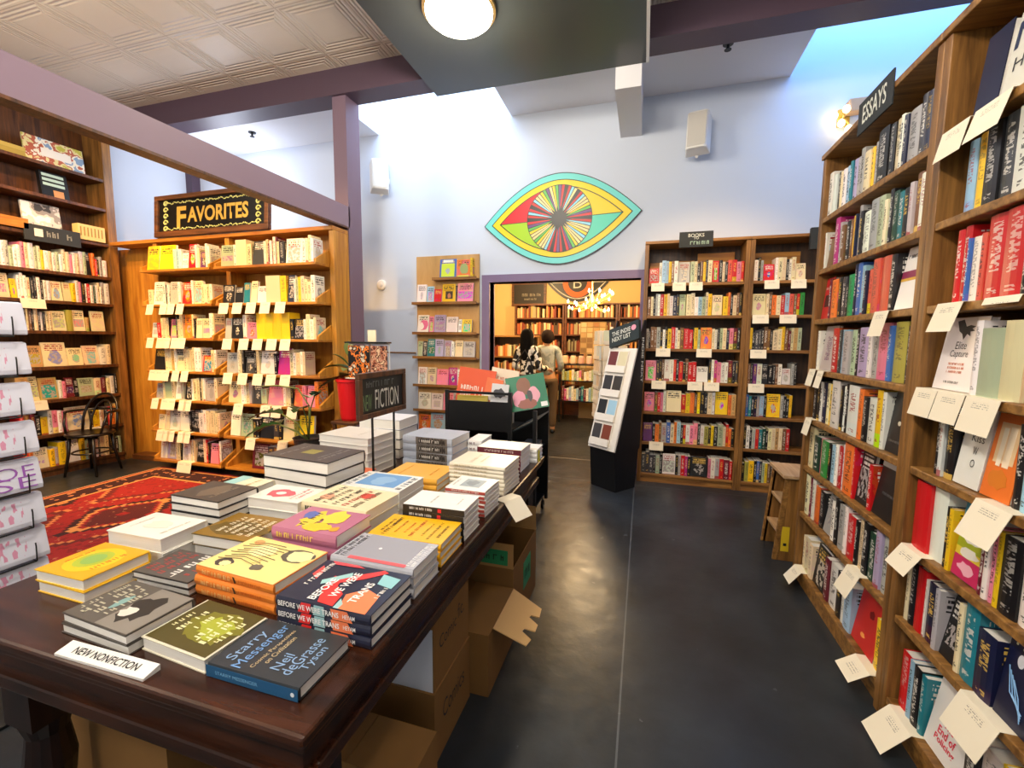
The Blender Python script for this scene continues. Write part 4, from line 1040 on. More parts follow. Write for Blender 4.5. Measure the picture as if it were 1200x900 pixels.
def sp_orange(b, F_, h, t_, pos):
    scribble(b, F_, -.07, 0, .11, t_ * .45, 'f6c27a', 77, .0008); scribble(b, F_, .07, -.001, .09, t_ * .3, 'd9702a', 78, .0008); patch(b, F_, [(.0, .008), (.006, .008), (.014, -.008), (.008, -.01)], '3a2a20', 'emblem', .0006)
stack('orange-spined hardcover with pale yellow illustrated cover in the table middle', -1.1, 1.02, .31, .205, .03, 3, 'F', 'ee8a34', top_orange, sp_orange, yaw=-3)
def top_purple(b, F_, d, h):
    for i, (x, y, a, bb, c) in enumerate(((-.0, .04, .06, .035, 'e8c840'), (.03, .07, .03, .03, '5f6eb4'), (-.05, -.02, .03, .05, 'eec22e'), (.03, -.03, .05, .05, 'f0cf48'), (-.05, -.09, .016, .016, 'e6a030'))): patch(b, F_, ell(x, y, a, bb, 16, 0, .3, 20 + i), c, lift=.0003 + .0002 * i)
    lines(b, F_, [(.0, .045, .1, .022), (.01, .0, .1, .018), (.01, -.04, .1, .018)], '2a2620', 14)
def sp_scr(col, sd):
    def f(b, F_, h, t_, pos): scribble(b, F_, -.03, 0, h * .6, t_ * .4, col, sd, .0008)
    return f
stack('mauve pink hardcover with yellow lettering art behind the orange stack', -1.06, 1.235, .26, .19, .043, 3, 'F', 'b8728e', top_purple, sp_scr('e8c860', 80))
def top_trans(b, F_, d, h):
    L = ('e83a34', 'f0805a', '9cc4c6')
    for i, (pts, c) in enumerate((([(-.09, .02), (-.03, .05), (.03, .06), (.03, .03), (-.01, .02), (-.04, -.02), (-.095, -.03)], 'e8322e'), ([(.0, .1), (.05, .11), (.07, .13), (.02, .13)], 'e8504a'), ([(.0, .03), (.02, .04), (.1, -.06), (.09, -.08), (.04, -.03)], 'e23a3a'), ([(-.1, -.05), (-.04, -.03), (.0, -.07), (-.02, -.12), (-.1, -.13)], 'f08050'), ([(-.1, -.035), (-.06, -.03), (-.08, -.05), (-.1, -.05)], '9cc4c6'),
         ([(.03, -.08), (.08, -.07), (.07, -.13), (.02, -.13)], '8fc6cc'), ([(-.02, .07), (.0, .08), (.06, .02), (.04, .01)], '9ccaca'), ([(.09, .0), (.1, .03), (.1, .12), (.085, .1)], 'ea4a50'))): patch(b, F_, [(x * d / .205, y * h / .29) for x, y in pts], c, lift=.0002 + .00012 * i)
    for s, x, y, w in (('BEFORE', -.035, .045, .1), ('WE WERE', .0, .0, .12), ('TRANS', -.02, -.065, .095)): tl(b, F_, s, x, y, w, .024, 'f2f0ec', .0018, .02)
    lines(b, F_, [(.03, .11, .12, .014), (.02, -.115, .1, .012)], 'e6e2da', 15)
def sp_trans(b, F_, h, t_, pos):
    for x0, x1, c in ((-.06, -.03, 'e8322e'), (-.02, .01, '9cc4c6'), (.03, .08, 'f08050')): patch(b, F_, [(x0 * 1.2, -t_ / 2 + .001), (x1 * 1.2, -t_ / 2 + .001), (x1, t_ / 2 - .001), (x0, t_ / 2 - .001)], c, 'spine_art', .0002)
    text('BEFORE WE WERE TRANS', b, inkm('f4f2ee'), F_ @ Matrix.Translation((-.04, 0, .0012)), .19, t_ * .5, 'title', .02)
    text('HEYAM', b, inkm('f4f2ee'), F_ @ Matrix.Translation((.085, 0, .0012)), .036, t_ * .38, 'title', .01)
stack('navy hardcover with red and orange collage cover at the table right front', -.765, .975, .29, .2, .029, 3, 'F', '23263a', top_trans, sp_trans)
def top_gray(b, F_, d, h):
    patch(b, F_, rect(-d / 2 + .01, -h / 2 + .035, d / 2 - .002, h / 2 - .04), '9a9aa4')
    for k in range(2): scribble(b, F_, 0, h / 2 - .014 - k * .02, d * .85, .014, '55555c', 160 + k)
    for k in range(2): scribble(b, F_, 0, -h / 2 + .012 + k * .016, d * .8, .011, 'eeeeee', 164 + k)
    patch(b, F_, ell(.0, .02, .006, .006), 'e6e6ea', lift=.0006); patch(b, F_, rect(-d / 2 + .004, -h / 2 + .03, -d / 2 + .02, h / 2 - .06), 'e05a60', lift=.0006)
stack('silver grey hardcover directly behind the red collage stack', -.77, 1.178, .29, .172, .031, 3, 'F', 'b4b4bc', top_gray, yaw=0)
def top_yellow(b, F_, d, h):
    for i, (x, y, w, hh, c) in enumerate(((.0, .11, .1, .01, '6a4a10'), (0, .09, .15, .013, '4a3210'), (0, .055, .1, .008, 'c07018'), (0, .02, .09, .008, 'd0661c'), (0, -.01, .13, .012, 'c0501c'), (0, -.05, .1, .008, 'b08a18'), (0, -.08, .14, .01, 'a08018'), (0, -.11, .1, .01, '8a6a18'))): scribble(b, F_, x, y, w, hh, c, 180 + i)
stack('golden yellow hardcover with fine lines of lettering near the table right edge', -.77, 1.375, .285, .19, .0265, 3, 'F', 'f4b818', top_yellow)
def sp_w14(b, F_, h, t_, pos):
    patch(b, F_, rect(-h / 2, -t_ / 2, h / 2, t_ / 2), '1c1c1e', 'spine_panel'); scribble(b, F_, -.05, 0, .1, t_ * .4, 'd8d8d8', 190, .0008); patch(b, F_, rect(.02, -t_ * .3, .035, t_ * .3), 'cc2230', 'emblem', .0006)
stack('white hardcover with black spine and red emblem behind the yellow stack', -.757, 1.566, .258, .165, .024, 5, 'F', 'eeece6', lambda b, F_, d, h: lines(b, F_, [(0, .03, .08, .008), (0, -.08, .06, .006)], 'cfccc2', 17), sp_w14)
def top_red15(b, F_, d, h): patch(b, F_, rect(-.05, -.05, .05, .045), '9aa8b0'); patch(b, F_, ell(0, 0, .03, .03, 14, 0, .3, 2), '7f8c94', lift=.0004); lines(b, F_, [(0, .075, .1, .008)], 'b0aca4', 18)
def sp_red15(b, F_, h, t_, pos): patch(b, F_, rect(-h / 2, -t_ * .32, h / 2, t_ * .32), 'b0483c', 'spine_band'); scribble(b, F_, 0, 0, .13, t_ * .3, 'f0e6dc', 200, .0008)
stack('small white hardcover with a grey picture and red spine bands', -.72, 1.81, .19, .175, .019, 6, 'F', 'f0eee8', top_red15, sp_red15, yaw=-3)
stack('thick cream hardcover with red lettered fore edge by the drooping card', -.775, 2.12, .3, .24, .02, 7, 'F', 'efe6d0', lambda b, F_, d, h: lines(b, F_, [(0, .05, .16, .02), (0, 0, .12, .012)], 'e2d8c0', 19), sp_scr('c9b894', 81), yaw=-3)
stack('large plain amber hardcover in front of the grey lettered stack', -1.078, 1.985, .29, .24, .03, 3, 'F', 'eeb040', lambda b, F_, d, h: lines(b, F_, [(0, .08, .16, .012), (0, -.08, .12, .01)], 'e09c2c', 20), yaw=1)
def top_blue(b, F_, d, h): patch(b, F_, rect(-d / 2 + .035, -h / 2 + .05, d / 2 - .02, h / 2 - .05), '6f9ed0'); patch(b, F_, ell(0, 0, .06, .05, 18, 0, .25, 3), '8fb6dc', lift=.0004); lines(b, F_, [(0, h / 2 - .024, .17, .022), (0, -h / 2 + .024, .17, .024)], '6c7078', 21)
stack('white hardcover with a sky blue picture panel near the sign legs', -1.12, 1.7, .3, .215, .04, 3, 'F', 'eceae4', top_blue, yaw=-2)
def top_cream19(b, F_, d, h):
    for i in range(5): scribble(b, F_, .0, .1 - i * .045, .17, .022, ('3a342c', '7a6a50', '3a342c', 'b0402c', '7a6a50')[i], 210 + i)
    patch(b, F_, ell(.03, -.06, .03, .03, 14, 0, .2, 4), 'd04a3c', lift=.0004); patch(b, F_, ell(-.03, .09, .03, .03, 14, 0, .2, 5), 'e0a07c', lift=.0004)
def sp_cream(b, F_, h, t_, pos): scribble(b, F_, -.09, 0, .08, t_ * .42, '3c3830', 82, .0008); scribble(b, F_, .03, 0, .1, t_ * .25, '8a7c60', 83, .0008)
stack('cream hardcover with brown and red lettered cover behind the mauve stack', -1.11, 1.46, .31, .215, .043, 3, 'F', 'ecdcb4', top_cream19, sp_cream, yaw=-2)
def top_w20(b, F_, d, h): patch(b, F_, ell(.01, -.02, .04, .06, 18, 0, .2, 6), 'd2606a'); patch(b, F_, ell(.01, -.02, .016, .022), 'f2e6e0', lift=.0004); lines(b, F_, [(0, .06, .12, .014), (0, .085, .1, .01)], 'd87a78', 23)
stack('white hardcover with a red swirling print left of the cream stack', -1.385, 1.42, .245, .165, .043, 3, 'B', 'ece8dc', top_w20)
def top_tall(b, F_, d, h): patch(b, F_, rect(-d / 2 + .002, -h / 2 + .002, d / 2 - .002, h / 2 - .002), '4e4848'); patch(b, F_, rect(-.04, -.06, .03, .02), '8f8648', lift=.0003); lines(b, F_, [(0, .12, .2, .016), (0, .09, .16, .012), (0, -.12, .18, .014)], '8c8684', 24)
stack('oversized dark grey hardcover with thick white pages', -1.5, 1.715, .39, .25, .054, 4, 'B', '2c2a2c', top_tall, under='121214', yaw=-5)
stack('pale cream hardcover with a turquoise corner behind the black-boarded stack', -1.69, 1.49, .19, .15, .06, 2, 'B', 'efe6c8', lambda b, F_, d, h: (patch(b, F_, rect(-d / 2 + .002, -h / 2 + .002, d / 2 - .002, -.03), 'a4d4d0'), lines(b, F_, [(0, .04, .1, .012)], 'c9a458', 25)))
def sp_vic(b, F_, h, t_, pos):
    patch(b, F_, rect(-h * .22, -t_ / 2 + .001, h / 2 - .03, t_ / 2 - .001), '6e665e', 'spine_panel')
    rg = random.Random(40); mb = MB()
    for i in range(16): mb.prism(ell(-.05 + i * .011, 0, .006, t_ * .4, 7, i, .35, i), 0, .0004, 'z')
    o = mb.build('spine_art', [inkm('2e2824')], b); o.matrix_local = F_ @ Matrix.Translation((0, 0, .0006))
    scribble(b, F_, .02, 0, .14, t_ * .35, 'd8d2c8', 84, .0012)
stack('pale blue grey hardcover with dark ornate spines behind the amber stack', -1.2, 2.42, .33, .25, .047, 4, 'F', 'b4bccb', lambda b, F_, d, h: lines(b, F_, [(0, .06, .18, .02), (0, -.05, .14, .012)], 'c9cfdc', 26), sp_vic, yaw=-3)
stack('thick white hardcover beside the chalkboard sign', -1.61, 2.2, .35, .26, .042, 5, 'B', 'e4dfd6', lambda b, F_, d, h: lines(b, F_, [(0, .06, .18, .02)], 'd6d0c4', 27), yaw=-4)
stack('tall white hardcover in the furthest left stack on the table', -1.62, 2.55, .3, .24, .062, 4, 'B', 'e6e6ea', None, under='3c3c46')
def sp_r1(b, F_, h, t_, pos): patch(b, F_, rect(-h / 2, -t_ / 2, h / 2, t_ / 2), '6a2430', 'spine_panel'); scribble(b, F_, 0, 0, .18, t_ * .4, 'd8c8c0', 85, .0008)
stack('white-topped hardcover with dark red spine at the table far right', -.79, 2.5, .275, .2, .032, 4, 'F', 'f0eeea', None, sp_r1, yaw=-2)
stack('small white hardcover at the table far right corner', -.69, 2.695, .15, .16, .027, 3, 'F', 'f0f0f0', lambda b, F_, d, h: patch(b, F_, rect(-.07, -.07, -.04, .06), 'd8d2c4'))
stack('narrow white book standing low between the two furthest stacks', -.985, 2.6, .095, .2, .035, 4, 'F', 'eeeeec', None, sp_scr('6a2430', 86))
stack('small orange hardcover beside the chalkboard sign legs', -1.42, 1.935, .16, .1, .025, 3, 'F', 'e6642c', None, None, under='f0e6d8')
# yellow marker on the far right stack
o = MB().box(0, -.012, 0, .004, .012, .07).build('paper_tab', [plain('yellow_tab', 'd8d020', .6)], None, loc=(-.611, 2.66, .7815)); tag(o, 'yellow paper tab against the small white stack at the far right corner', 'tab')
# strip sign
t = thing('strip_sign', 'white strip sign reading NEW NONFICTION on the table front edge', 'sign', mat=Matrix.Translation((-1.19, .652, TZ + .0005)) @ Matrix.Rotation(R(1), 4, 'Z'))
mb = MB(); mb.prism([(-.018, 0), (.02, 0), (.02, .014), (-.018, .006)], -.145, .145, 'x'); mb.build('card_block', [M['paper']], t)
sl = math.atan2(.008, .038)
text('NEW NONFICTION', t, M['ink'], frame((0, .001, .0108), X_, Vector((0, math.cos(sl), math.sin(sl))), Vector((0, -math.sin(sl), math.cos(sl)))), .21, .018, bold=.015)
# drooping card
mb2 = MB(); mb2.prism([(-.02, .0008), (.04, .0008), (.08, -.04), (.115, -.075), (.116, -.073), (.081, -.038), (.041, .0024), (-.02, .0024)], -.06, .06, 'y', 0, Matrix.Rotation(R(-25), 4, 'Z'))
o = mb2.build('shelf_card', [M['card']], None, loc=(-.615, 1.985, TZ)); tag(o, 'cream card drooping over the right edge of the mahogany table', 'shelf card')
# chalkboard FICTION sign
t = thing('table_sign', 'wood framed chalkboard reading FICTION on two thin black legs among the books', 'sign', mat=frame((-1.3, 1.995, TZ), Y_, -X_, Z_))
L2, z0, z1 = .215, .37, .60
for b_ in ((-L2, -.012, z1 - .028, L2, .012, z1), (-L2, -.012, z0, L2, .012, z0 + .028), (-L2, -.012, z0 + .028, -L2 + .028, .012, z1 - .028), (L2 - .028, -.012, z0 + .028, L2, .012, z1 - .028)): MB().box(*b_).build('frame_rail', [M['walnut']], t, bevel=.003)
MB().box(-L2 + .028, -.003, z0 + .028, L2 - .028, .006, z1 - .028).build('chalkboard', [plain('sign_board', '1a1e1c', .5)], t)
bd = [c for c in t.children if c.name.startswith('chalkboard')][0]
SF = frame((0, -.0036, (z0 + z1) / 2), X_, Z_, -Y_)
text('FICTION', bd, M['chalk'], SF @ Matrix.Translation((.035, -.025, 0)), .22, .1, bold=.0)
text('NEW', bd, plain('green_chalk', '7a9a6a', .9), SF @ Matrix.Translation((-.14, -.035, 0)), .07, .08, bold=.0)
scribble(bd, SF, -.02, .055, .26, .03, '5c6460', 611)
for y in (-.1, .1):
    MB().tube([(y, 0, .004), (y, 0, z0)], .006, 8).build('leg', [M['black']], t)
mb = MB(); mb.tube([(-.13, -.03, .004), (.13, -.03, .004), (.13, .03, .004), (-.13, .03, .004)], .004, 6, closed=True); mb.tube([(-.1, -.03, .004), (-.1, .03, .004)], .004, 6); mb.tube([(.1, -.03, .004), (.1, .03, .004)], .004, 6); mb.build('base', [M['black']], t)

# ---- boxes under the table
def carton(loc, w, d, h, rz, label, flaps='', closed=True, marks=None, th=.005):
    """cardboard box; flaps: string of sides (n s e w) whose top flap stands open"""
    t = thing('cardboard_box', label, 'box', loc, rz)
    mb = MB(); mb.box(0, 0, 0, w, d, th); mb.box(0, 0, th, th, d, h); mb.box(w - th, 0, th, w, d, h); mb.box(th, 0, th, w - th, th, h); mb.box(th, d - th, th, w - th, d, h)
    mb.build('body', [M['cardboard']], t)
    if closed:
        MB().box(0, 0, h, w / 2 - .001, d, h + th).build('flap', [M['cardboard']], t); MB().box(w / 2 + .001, 0, h, w, d, h + th).build('flap', [M['cardboard']], t)
    for s in flaps:
        a = R(38)
        if s == 'e': T = Matrix.Translation((w, 0, h)) @ Matrix.Rotation(a, 4, 'Y'); q = (0, 0, -th, .13, d, 0)
        elif s == 'w': T = Matrix.Rotation(-R(75), 4, 'Y'); T = Matrix.Translation((0, 0, h)) @ Matrix.Rotation(R(75), 4, 'Y'); q = (-.13, 0, 0, 0, d, th)
        elif s == 's': T = Matrix.Translation((0, 0, h)) @ Matrix.Rotation(R(90), 4, 'X'); q = (0, 0, 0, w, .13, th)
        else: T = Matrix.Translation((0, d, h)) @ Matrix.Rotation(R(-80), 4, 'X'); q = (0, -.16, 0, w, 0, th)
        MB().box(*q, 0, T).build('flap', [M['cardboard_in']], t)
    if marks: marks(t)
    return t
def hand(t, s, T, w, h): text(s, t, M['ink'], T, w, h, 'handwriting', -.005)
carton((-1.0, .98, 0), .42, .17, .31, 0, 'closed cardboard box in the foreground under the table right edge')
EF = lambda w, y, z: frame((w + .0008, y, z), Y_, Z_, X_)
carton((-1.09, 1.31, 0), .42, .335, .275, R(0), 'lower cardboard box with black handwriting under the table', marks=lambda t: hand(t, 'Comics', EF(.42, .17, .16), .2, .07))
carton((-1.09, 1.32, .2805), .415, .32, .27, R(0), 'upper cardboard box with a white sheet on its side, stacked under the table', marks=lambda t: (hand(t, 'Comic', EF(.415, .12, .16), .15, .05), hand(t, 'fic.', EF(.415, .24, .18), .06, .06), MB().box(.18, -.0015, .0, .41, -.0003, .24).build('white_sheet', [plain('white_sheet', 'dfe6f2', .6)], t)))
def lab2(t):
    MB().box(.24, -.1612 * 0 - .0062, .385, .4, -.0052, .465).build('green_label', [M['tape_green']], t); MB().box(.43, .2, .14, .4312, .36, .3).build('green_label', [M['tape_green']], t)
    scribble(t, frame((.32, -.0066, .425), X_, Z_, -Y_), 0, 0, .12, .03, '17402a', 301); scribble(t, frame((.4314, .28, .22), Y_, Z_, X_), 0, 0, .11, .05, '17402a', 302)
def torn(t):
    poly = [(0, 0), (.16, .02), (.17, .07), (.12, .085), (.125, .11), (.175, .13), (.175, .18), (.125, .195), (.13, .215), (.17, .235), (.165, .3), (0, .32)]
    MB().prism(poly, 0, .005, 'z', 0, Matrix.Translation((.412, .05, .285)) @ Matrix.Rotation(R(24), 4, 'Y')).build('torn_flap', [plain('raw_cardboard', 'd0a870', .9)], t)
carton((-1.0, 1.66, 0), .41, .38, .28, R(0), 'cardboard box with a torn tan flap sticking out into the aisle', marks=torn)
carton((-1.03, 2.07, 0), .43, .5, .37, R(0), 'open cardboard box with green labels under the table far end', closed=False, flaps='sn', marks=lab2)
carton((-1.66, .85, 0), .34, .3, .5, 0, 'tan cardboard box seen below the table front apron')
carton((-1.86, .9, 0), .17, .3, .47, 0, 'narrow greyish cardboard box in shadow below the table front apron')
tag(MB().box(0, 0, 0, .1, .06, .07).build('paper_bundle', [M['paper']], None, bevel=.006, loc=(-1.84, .77, 0)), 'small white paper bundle on the floor under the table front', 'paper')
# ------------------------------------------------------------------ floor things
# red oriental rug
def rug_mat():
    m, nt, b = new_mat('red_oriental_rug'); g = NB(nt)
    tc = g.new('ShaderNodeTexCoord'); sp = g.new('ShaderNodeSeparateXYZ'); g.link(tc.outputs['Object'], sp.inputs[0])
    x, y = sp.outputs[0], sp.outputs[1]
    ax, ay = g.math('ABSOLUTE', x), g.math('ABSOLUTE', y)
    HX, HY = 1.13, 1.12
    e = g.math('MINIMUM', g.math('SUBTRACT', HX, ax), g.math('SUBTRACT', HY, ay))
    n = g.new('ShaderNodeTexVoronoi'); n.inputs['Scale'].default_value = 14; g.link(tc.outputs['Object'], n.inputs['Vector'])
    n2 = g.new('ShaderNodeTexNoise'); n2.inputs['Scale'].default_value = 22; n2.inputs['Detail'].default_value = 3; g.link(tc.outputs['Object'], n2.inputs['Vector'])
    # stepped diamonds: three medallions along x
    q = 26.0
    sx = g.math('DIVIDE', g.math('FLOOR', g.math('MULTIPLY', ax, q)), q); sy = g.math('DIVIDE', g.math('FLOOR', g.math('MULTIPLY', ay, q)), q)
    fx = g.math('ABSOLUTE', g.math('SUBTRACT', g.math('PINGPONG', g.math('ADD', sx, .0), .52), .0))
    dm = g.math('ADD', fx, g.math('MULTIPLY', sy, 0.85))
    ring = lambda a, b_: g.math('MULTIPLY', g.math('GREATER_THAN', dm, a), g.math('LESS_THAN', dm, b_))
    c = g.mix(g.math('GREATER_THAN', n2.outputs['Fac'], .58), hexc('9a1a18'), hexc('821414'))
    c = g.mix(ring(.0, .22), c, hexc('5a1616')); c = g.mix(ring(.26, .3), c, hexc('d88a4a')); c = g.mix(ring(.30, .36), c, hexc('3c1416')); c = g.mix(ring(.56, .59), c, hexc('d07a44')); c = g.mix(ring(.59, .66), c, hexc('6a1a18'))
    fl = g.math('MULTIPLY', g.math('LESS_THAN', n.outputs['Distance'], .22), g.math('GREATER_THAN', n2.outputs['Fac'], .5))
    c = g.mix(g.math('MULTIPLY', fl, .4), c, hexc('d8a070'))
    bd = lambda a, b_: g.math('MULTIPLY', g.math('GREATER_THAN', e, a), g.math('LESS_THAN', e, b_))
    bcol = g.mix(g.math('LESS_THAN', n.outputs['Distance'], .3), hexc('3a1414'), hexc('c07a50'))
    c = g.mix(bd(.06, .28), c, bcol); c = g.mix(bd(.28, .31), c, hexc('d89a58')); c = g.mix(bd(.03, .06), c, hexc('d08a50')); c = g.mix(bd(-.1, .03), c, hexc('9a2018'))
    g.link(c, b.inputs['Base Color']); b.inputs['Roughness'].default_value = .95
    bp = g.new('ShaderNodeBump'); bp.inputs['Strength'].default_value = .4; bp.inputs['Distance'].default_value = .006
    n3 = g.new('ShaderNodeTexNoise'); n3.inputs['Scale'].default_value = 260; g.link(tc.outputs['Object'], n3.inputs['Vector']); g.link(n3.outputs['Fac'], bp.inputs['Height']); g.link(bp.outputs[0], b.inputs['Normal'])
    return m
t = thing('oriental_rug', 'red patterned oriental rug on the dark floor left of the table', 'rug', (-4.28, 2.56, 0))
MB().box(-1.13, -1.12, .001, 1.13, 1.12, .012).build('rug_body', [rug_mat()], t)
mb = MB()
for i in range(110):
    y = -1.11 + i * .0204
    for s in (-1, 1): mb.box(1.13, y, .001, 1.18, y + .009, .006) if s > 0 else mb.box(-1.18, y, .001, -1.13, y + .009, .006)
mb.build('fringe', [plain('rug_fringe', 'd8a878', .9)], t)

# bentwood chair
t = thing('bentwood_chair', 'dark bentwood armchair in the corner in front of the left bookcase', 'chair', (-5.93, 3.3, 0), R(20))
mb = MB(); mb.lathe([(.2, .44), (.215, .45), (.215, .465), (.2, .475), (.17, .468), (0, .462)], 28); mb.build('seat', [M['black_wood']], t, smooth=True)
for a in (45, 135, 225, 315):
    c_, s_ = math.cos(R(a)), math.sin(R(a))
    MB().tube([(.17 * c_, .17 * s_, .445), (.19 * c_, .19 * s_, .25), (.235 * c_, .235 * s_, 0)], [.017, .016, .012], 8).build('leg', [M['black_wood']], t, smooth=True)
MB().tube([(.165 * math.cos(k * R(15)), .165 * math.sin(k * R(15)), .25) for k in range(24)], .009, 8, closed=True).build('stretcher_ring', [M['black_wood']], t, smooth=True)
def hoop(w, h, y0, lean, n=18): return [(w * math.cos(math.pi * k / n) * (1 if 0 < k < n else 1), y0 + lean * math.sin(math.pi * k / n), .46 + h * math.sin(math.pi * k / n) ** .6) for k in range(n + 1)]
MB().tube(hoop(.19, .42, .12, .12), .014, 8).build('back_hoop', [M['black_wood']], t, smooth=True)
MB().tube(hoop(.11, .34, .13, .1), .011, 8).build('inner_hoop', [M['black_wood']], t, smooth=True)
MB().tube([(.24 * math.sin(R(a)), .04 + .2 * math.cos(R(a)), .70) for a in range(-115, 116, 10)], .014, 8).build('arm_rail', [M['black_wood']], t, smooth=True)
for s in (-1, 1): MB().tube([(s * .18, -.09, .46), (s * .21, -.07, .58), (s * .225, -.03, .70)], .012, 8).build('arm_support', [M['black_wood']], t, smooth=True)

# wire rack with printed white packs on the left
t = thing('wire_rack', 'black wire rack at the left edge holding a column of white packs', 'rack', (-2.6, .98, 0))
mb = MB(); mb.lathe([(.24, 0), (.24, .012), (.03, .03), (.016, .05)], 24); mb.build('base', [M['black']], t)
MB().tube([(0, 0, .03), (0, 0, 1.8)], .013, 10).build('pole', [M['black']], t)
PK = [1.55, 1.385, 1.215, 1.05, .89, .735, .585, .44]
for z in PK:
    mb = MB()
    for y in (-.17, .17):
        mb.tube([(0.0, y * .3, z - .012), (.04, y, z - .006), (.12, y, z - .006), (.123, y, z + .06), (.121, y, z + .075)], .0025, 6)
    mb.tube([(.12, -.17, z - .006), (.12, .17, z - .006)], .0035, 6); mb.tube([(.04, -.17, z - .006), (.04, .17, z - .006)], .0035, 6)
    mb.build('wire_pocket', [M['black']], t)
def pink_print(name, colr, sc):
    m, nt, b = new_mat(name); g = NB(nt)
    tc = g.new('ShaderNodeTexCoord'); mp = g.new('ShaderNodeMapping'); mp.inputs['Scale'].default_value = (1, sc, sc * .35)
    g.link(tc.outputs['Object'], mp.inputs[0]); n = g.new('ShaderNodeTexNoise'); n.inputs['Scale'].default_value = 1; n.inputs['Detail'].default_value = 1; g.link(mp.outputs[0], n.inputs['Vector'])
    sp = g.new('ShaderNodeSeparateXYZ'); g.link(tc.outputs['Object'], sp.inputs[0])
    f = g.math('MULTIPLY', g.math('MULTIPLY', g.math('GREATER_THAN', n.outputs['Fac'], .54), g.math('LESS_THAN', sp.outputs[2], .11)), g.math('MULTIPLY', g.math('GREATER_THAN', sp.outputs[2], .03), g.math('LESS_THAN', g.math('ABSOLUTE', sp.outputs[1]), .15)))
    g.link(g.mix(f, hexc('d9d9e6'), hexc(colr)), b.inputs['Base Color']); b.inputs['Roughness'].default_value = .7
    return m
PP = pink_print('white_pack_pink_print', 'd490ac', 60)
PPL = plain('white_pack_plain', 'd9d9e6', .7)
for i, z in enumerate(PK):
    mb = MB(); mb.prism([(.05, 0), (.112, 0), (.114, .02), (.093, .132), (.07, .136), (.05, .132)], -.22, .22, 'y')
    o = mb.build('gift_pack', [PPL if i == 4 else PP], None, bevel=.004)
    o.matrix_world = Matrix.Translation((-2.6, .98, z + .0005))
    tag(o, f'white pack with {"purple lettering" if i == 4 else "pink print"}, {ORD[i + 1]} from the top in the black wire rack', 'gift pack', 'white packs in the wire rack')
    if i == 4:
        v = plain('purple_print', '9a5ab0', .7); sl = math.atan2(.024, .13)
        for s, zz in (('DOE', .085), ('SSE', .04)): text(s, o, v, frame((.114 - (zz - .02) * .185 + .0012, .1, zz), Y_, Vector((-math.sin(sl), 0, math.cos(sl))), Vector((math.cos(sl), 0, math.sin(sl)))), .2, .05, bold=-.01)

# calendar display behind the table
t = thing('calendar_rack', 'white wire calendar rack standing behind the table with two picture calendars', 'rack', (-2.28, 3.3, 0))
mb = MB(); mb.lathe([(.2, 0), (.2, .012), (.015, .03)], 20); mb.tube([(0, .03, .02), (0, .03, 1.6)], .012, 8); mb.build('stand', [M['white']], t)
mb = MB()
for zz in (1.205, 1.5): mb.tube([(-.2, .0, zz), (.2, .0, zz)], .005, 6)
for xx in (-.2, .03, .2): mb.tube([(xx, .0, 1.2), (xx, .0, 1.5)], .005, 6)
mb.build('frame_wire', [M['white']], t)
MB().box(-.21, -.05, 1.196, .21, .02, 1.203).build('tray', [M['white']], t); MB().box(-.21, -.052, 1.505, .21, .02, 1.518).build('header', [M['black']], t)
for x0, x1, nm, cols, sd in ((-.19, .02, 'fruit slices on black', ['0c0a0a', '14100e', 'e8822c', '0c0a0a', 'd8cfc0'], 3), (.035, .195, 'brown and pink still life', ['3a1c14', '8a4a34', 'c99a80', '5a2a20', 'd8c0a0'], 7)):
    o = MB().box(x0, -.03, 1.2045, x1, -.022, 1.485).build('wall_calendar', [art_mat('calendar_print_%d' % sd, cols, 22, sd)], None); o.matrix_world = Matrix.Translation((-2.28, 3.3, 0))
    tag(o, f'wall calendar showing {nm} in the white wire rack', 'calendar')
tag(MB().prism([(-.04, -.005), (.04, -.005), (.04, .005), (-.04, .005)], 0, .1, 'z').build('price_card', [M['card']], None, loc=(-2.26, 3.32, 1.519)), 'pale green-white card on top of the calendar rack', 'card')

# plants
LEAF = plain('dark_green_leaf', '1f3d1c', .3, noise=.25, nscale=8); LEAF2 = plain('pale_green_leaf', '6a7a3c', .4)
def leaf(parent, base, dirv, L, Wd, mat=LEAF, droop=.3, split=False, name='leaf'):
    d = Vector(dirv).normalized(); s = d.cross(Z_); s = s.normalized() if s.length > .01 else X_.copy(); u = s.cross(d)
    mb = MB(); n = 9; cen = []; wid = []
    for k in range(n + 1):
        a = k / n
        p = Vector(base) + d * L * a - Z_ * droop * L * a * a
        w = Wd * math.sin(math.pi * min(1, a * .92 + .06)) ** .8 * (1 - .25 * a)
        if split and k % 2 and 1 < k < n: w *= .45
        cen.append(p); wid.append(max(w, .002))
    th = u * .0012
    for k in range(n):
        for sg in (-1, 1):
            a0, a1 = cen[k], cen[k + 1]; b0 = a0 + s * sg * wid[k] + u * wid[k] * .3; b1 = a1 + s * sg * wid[k + 1] + u * wid[k + 1] * .3
            q = [a0, a1, b1, b0] if sg > 0 else [a0, b0, b1, a1]
            mb.face(q); mb.face([p - th for p in q[::-1]])
    return mb.build(name, [mat], parent)
t = thing('rubber_plant', 'leafy rubber plant in a bright red pot on a stand beside the honey bookcase', 'plant', (-2.63, 3.5, .78))
mb = MB(); mb.prism(rect(-.1, -.1, .1, .1), 0, .36, 'z'); mb.box(-.112, -.112, .34, .112, .112, .38)
mb = MB(); mb.lathe([(.085, 0), (.095, .02), (.118, .36), (.128, .365), (.128, .39), (.112, .39), (.11, .35), (0, .35)], 28); mb.build('pot', [plain('red_glaze', 'd0141c', .35)], t)
MB().tube([(0, 0, .34), (.01, .0, .5), (-.02, .02, .62)], .012, 8).build('stem', [plain('plant_stem', '6a5a34', .7)], t)
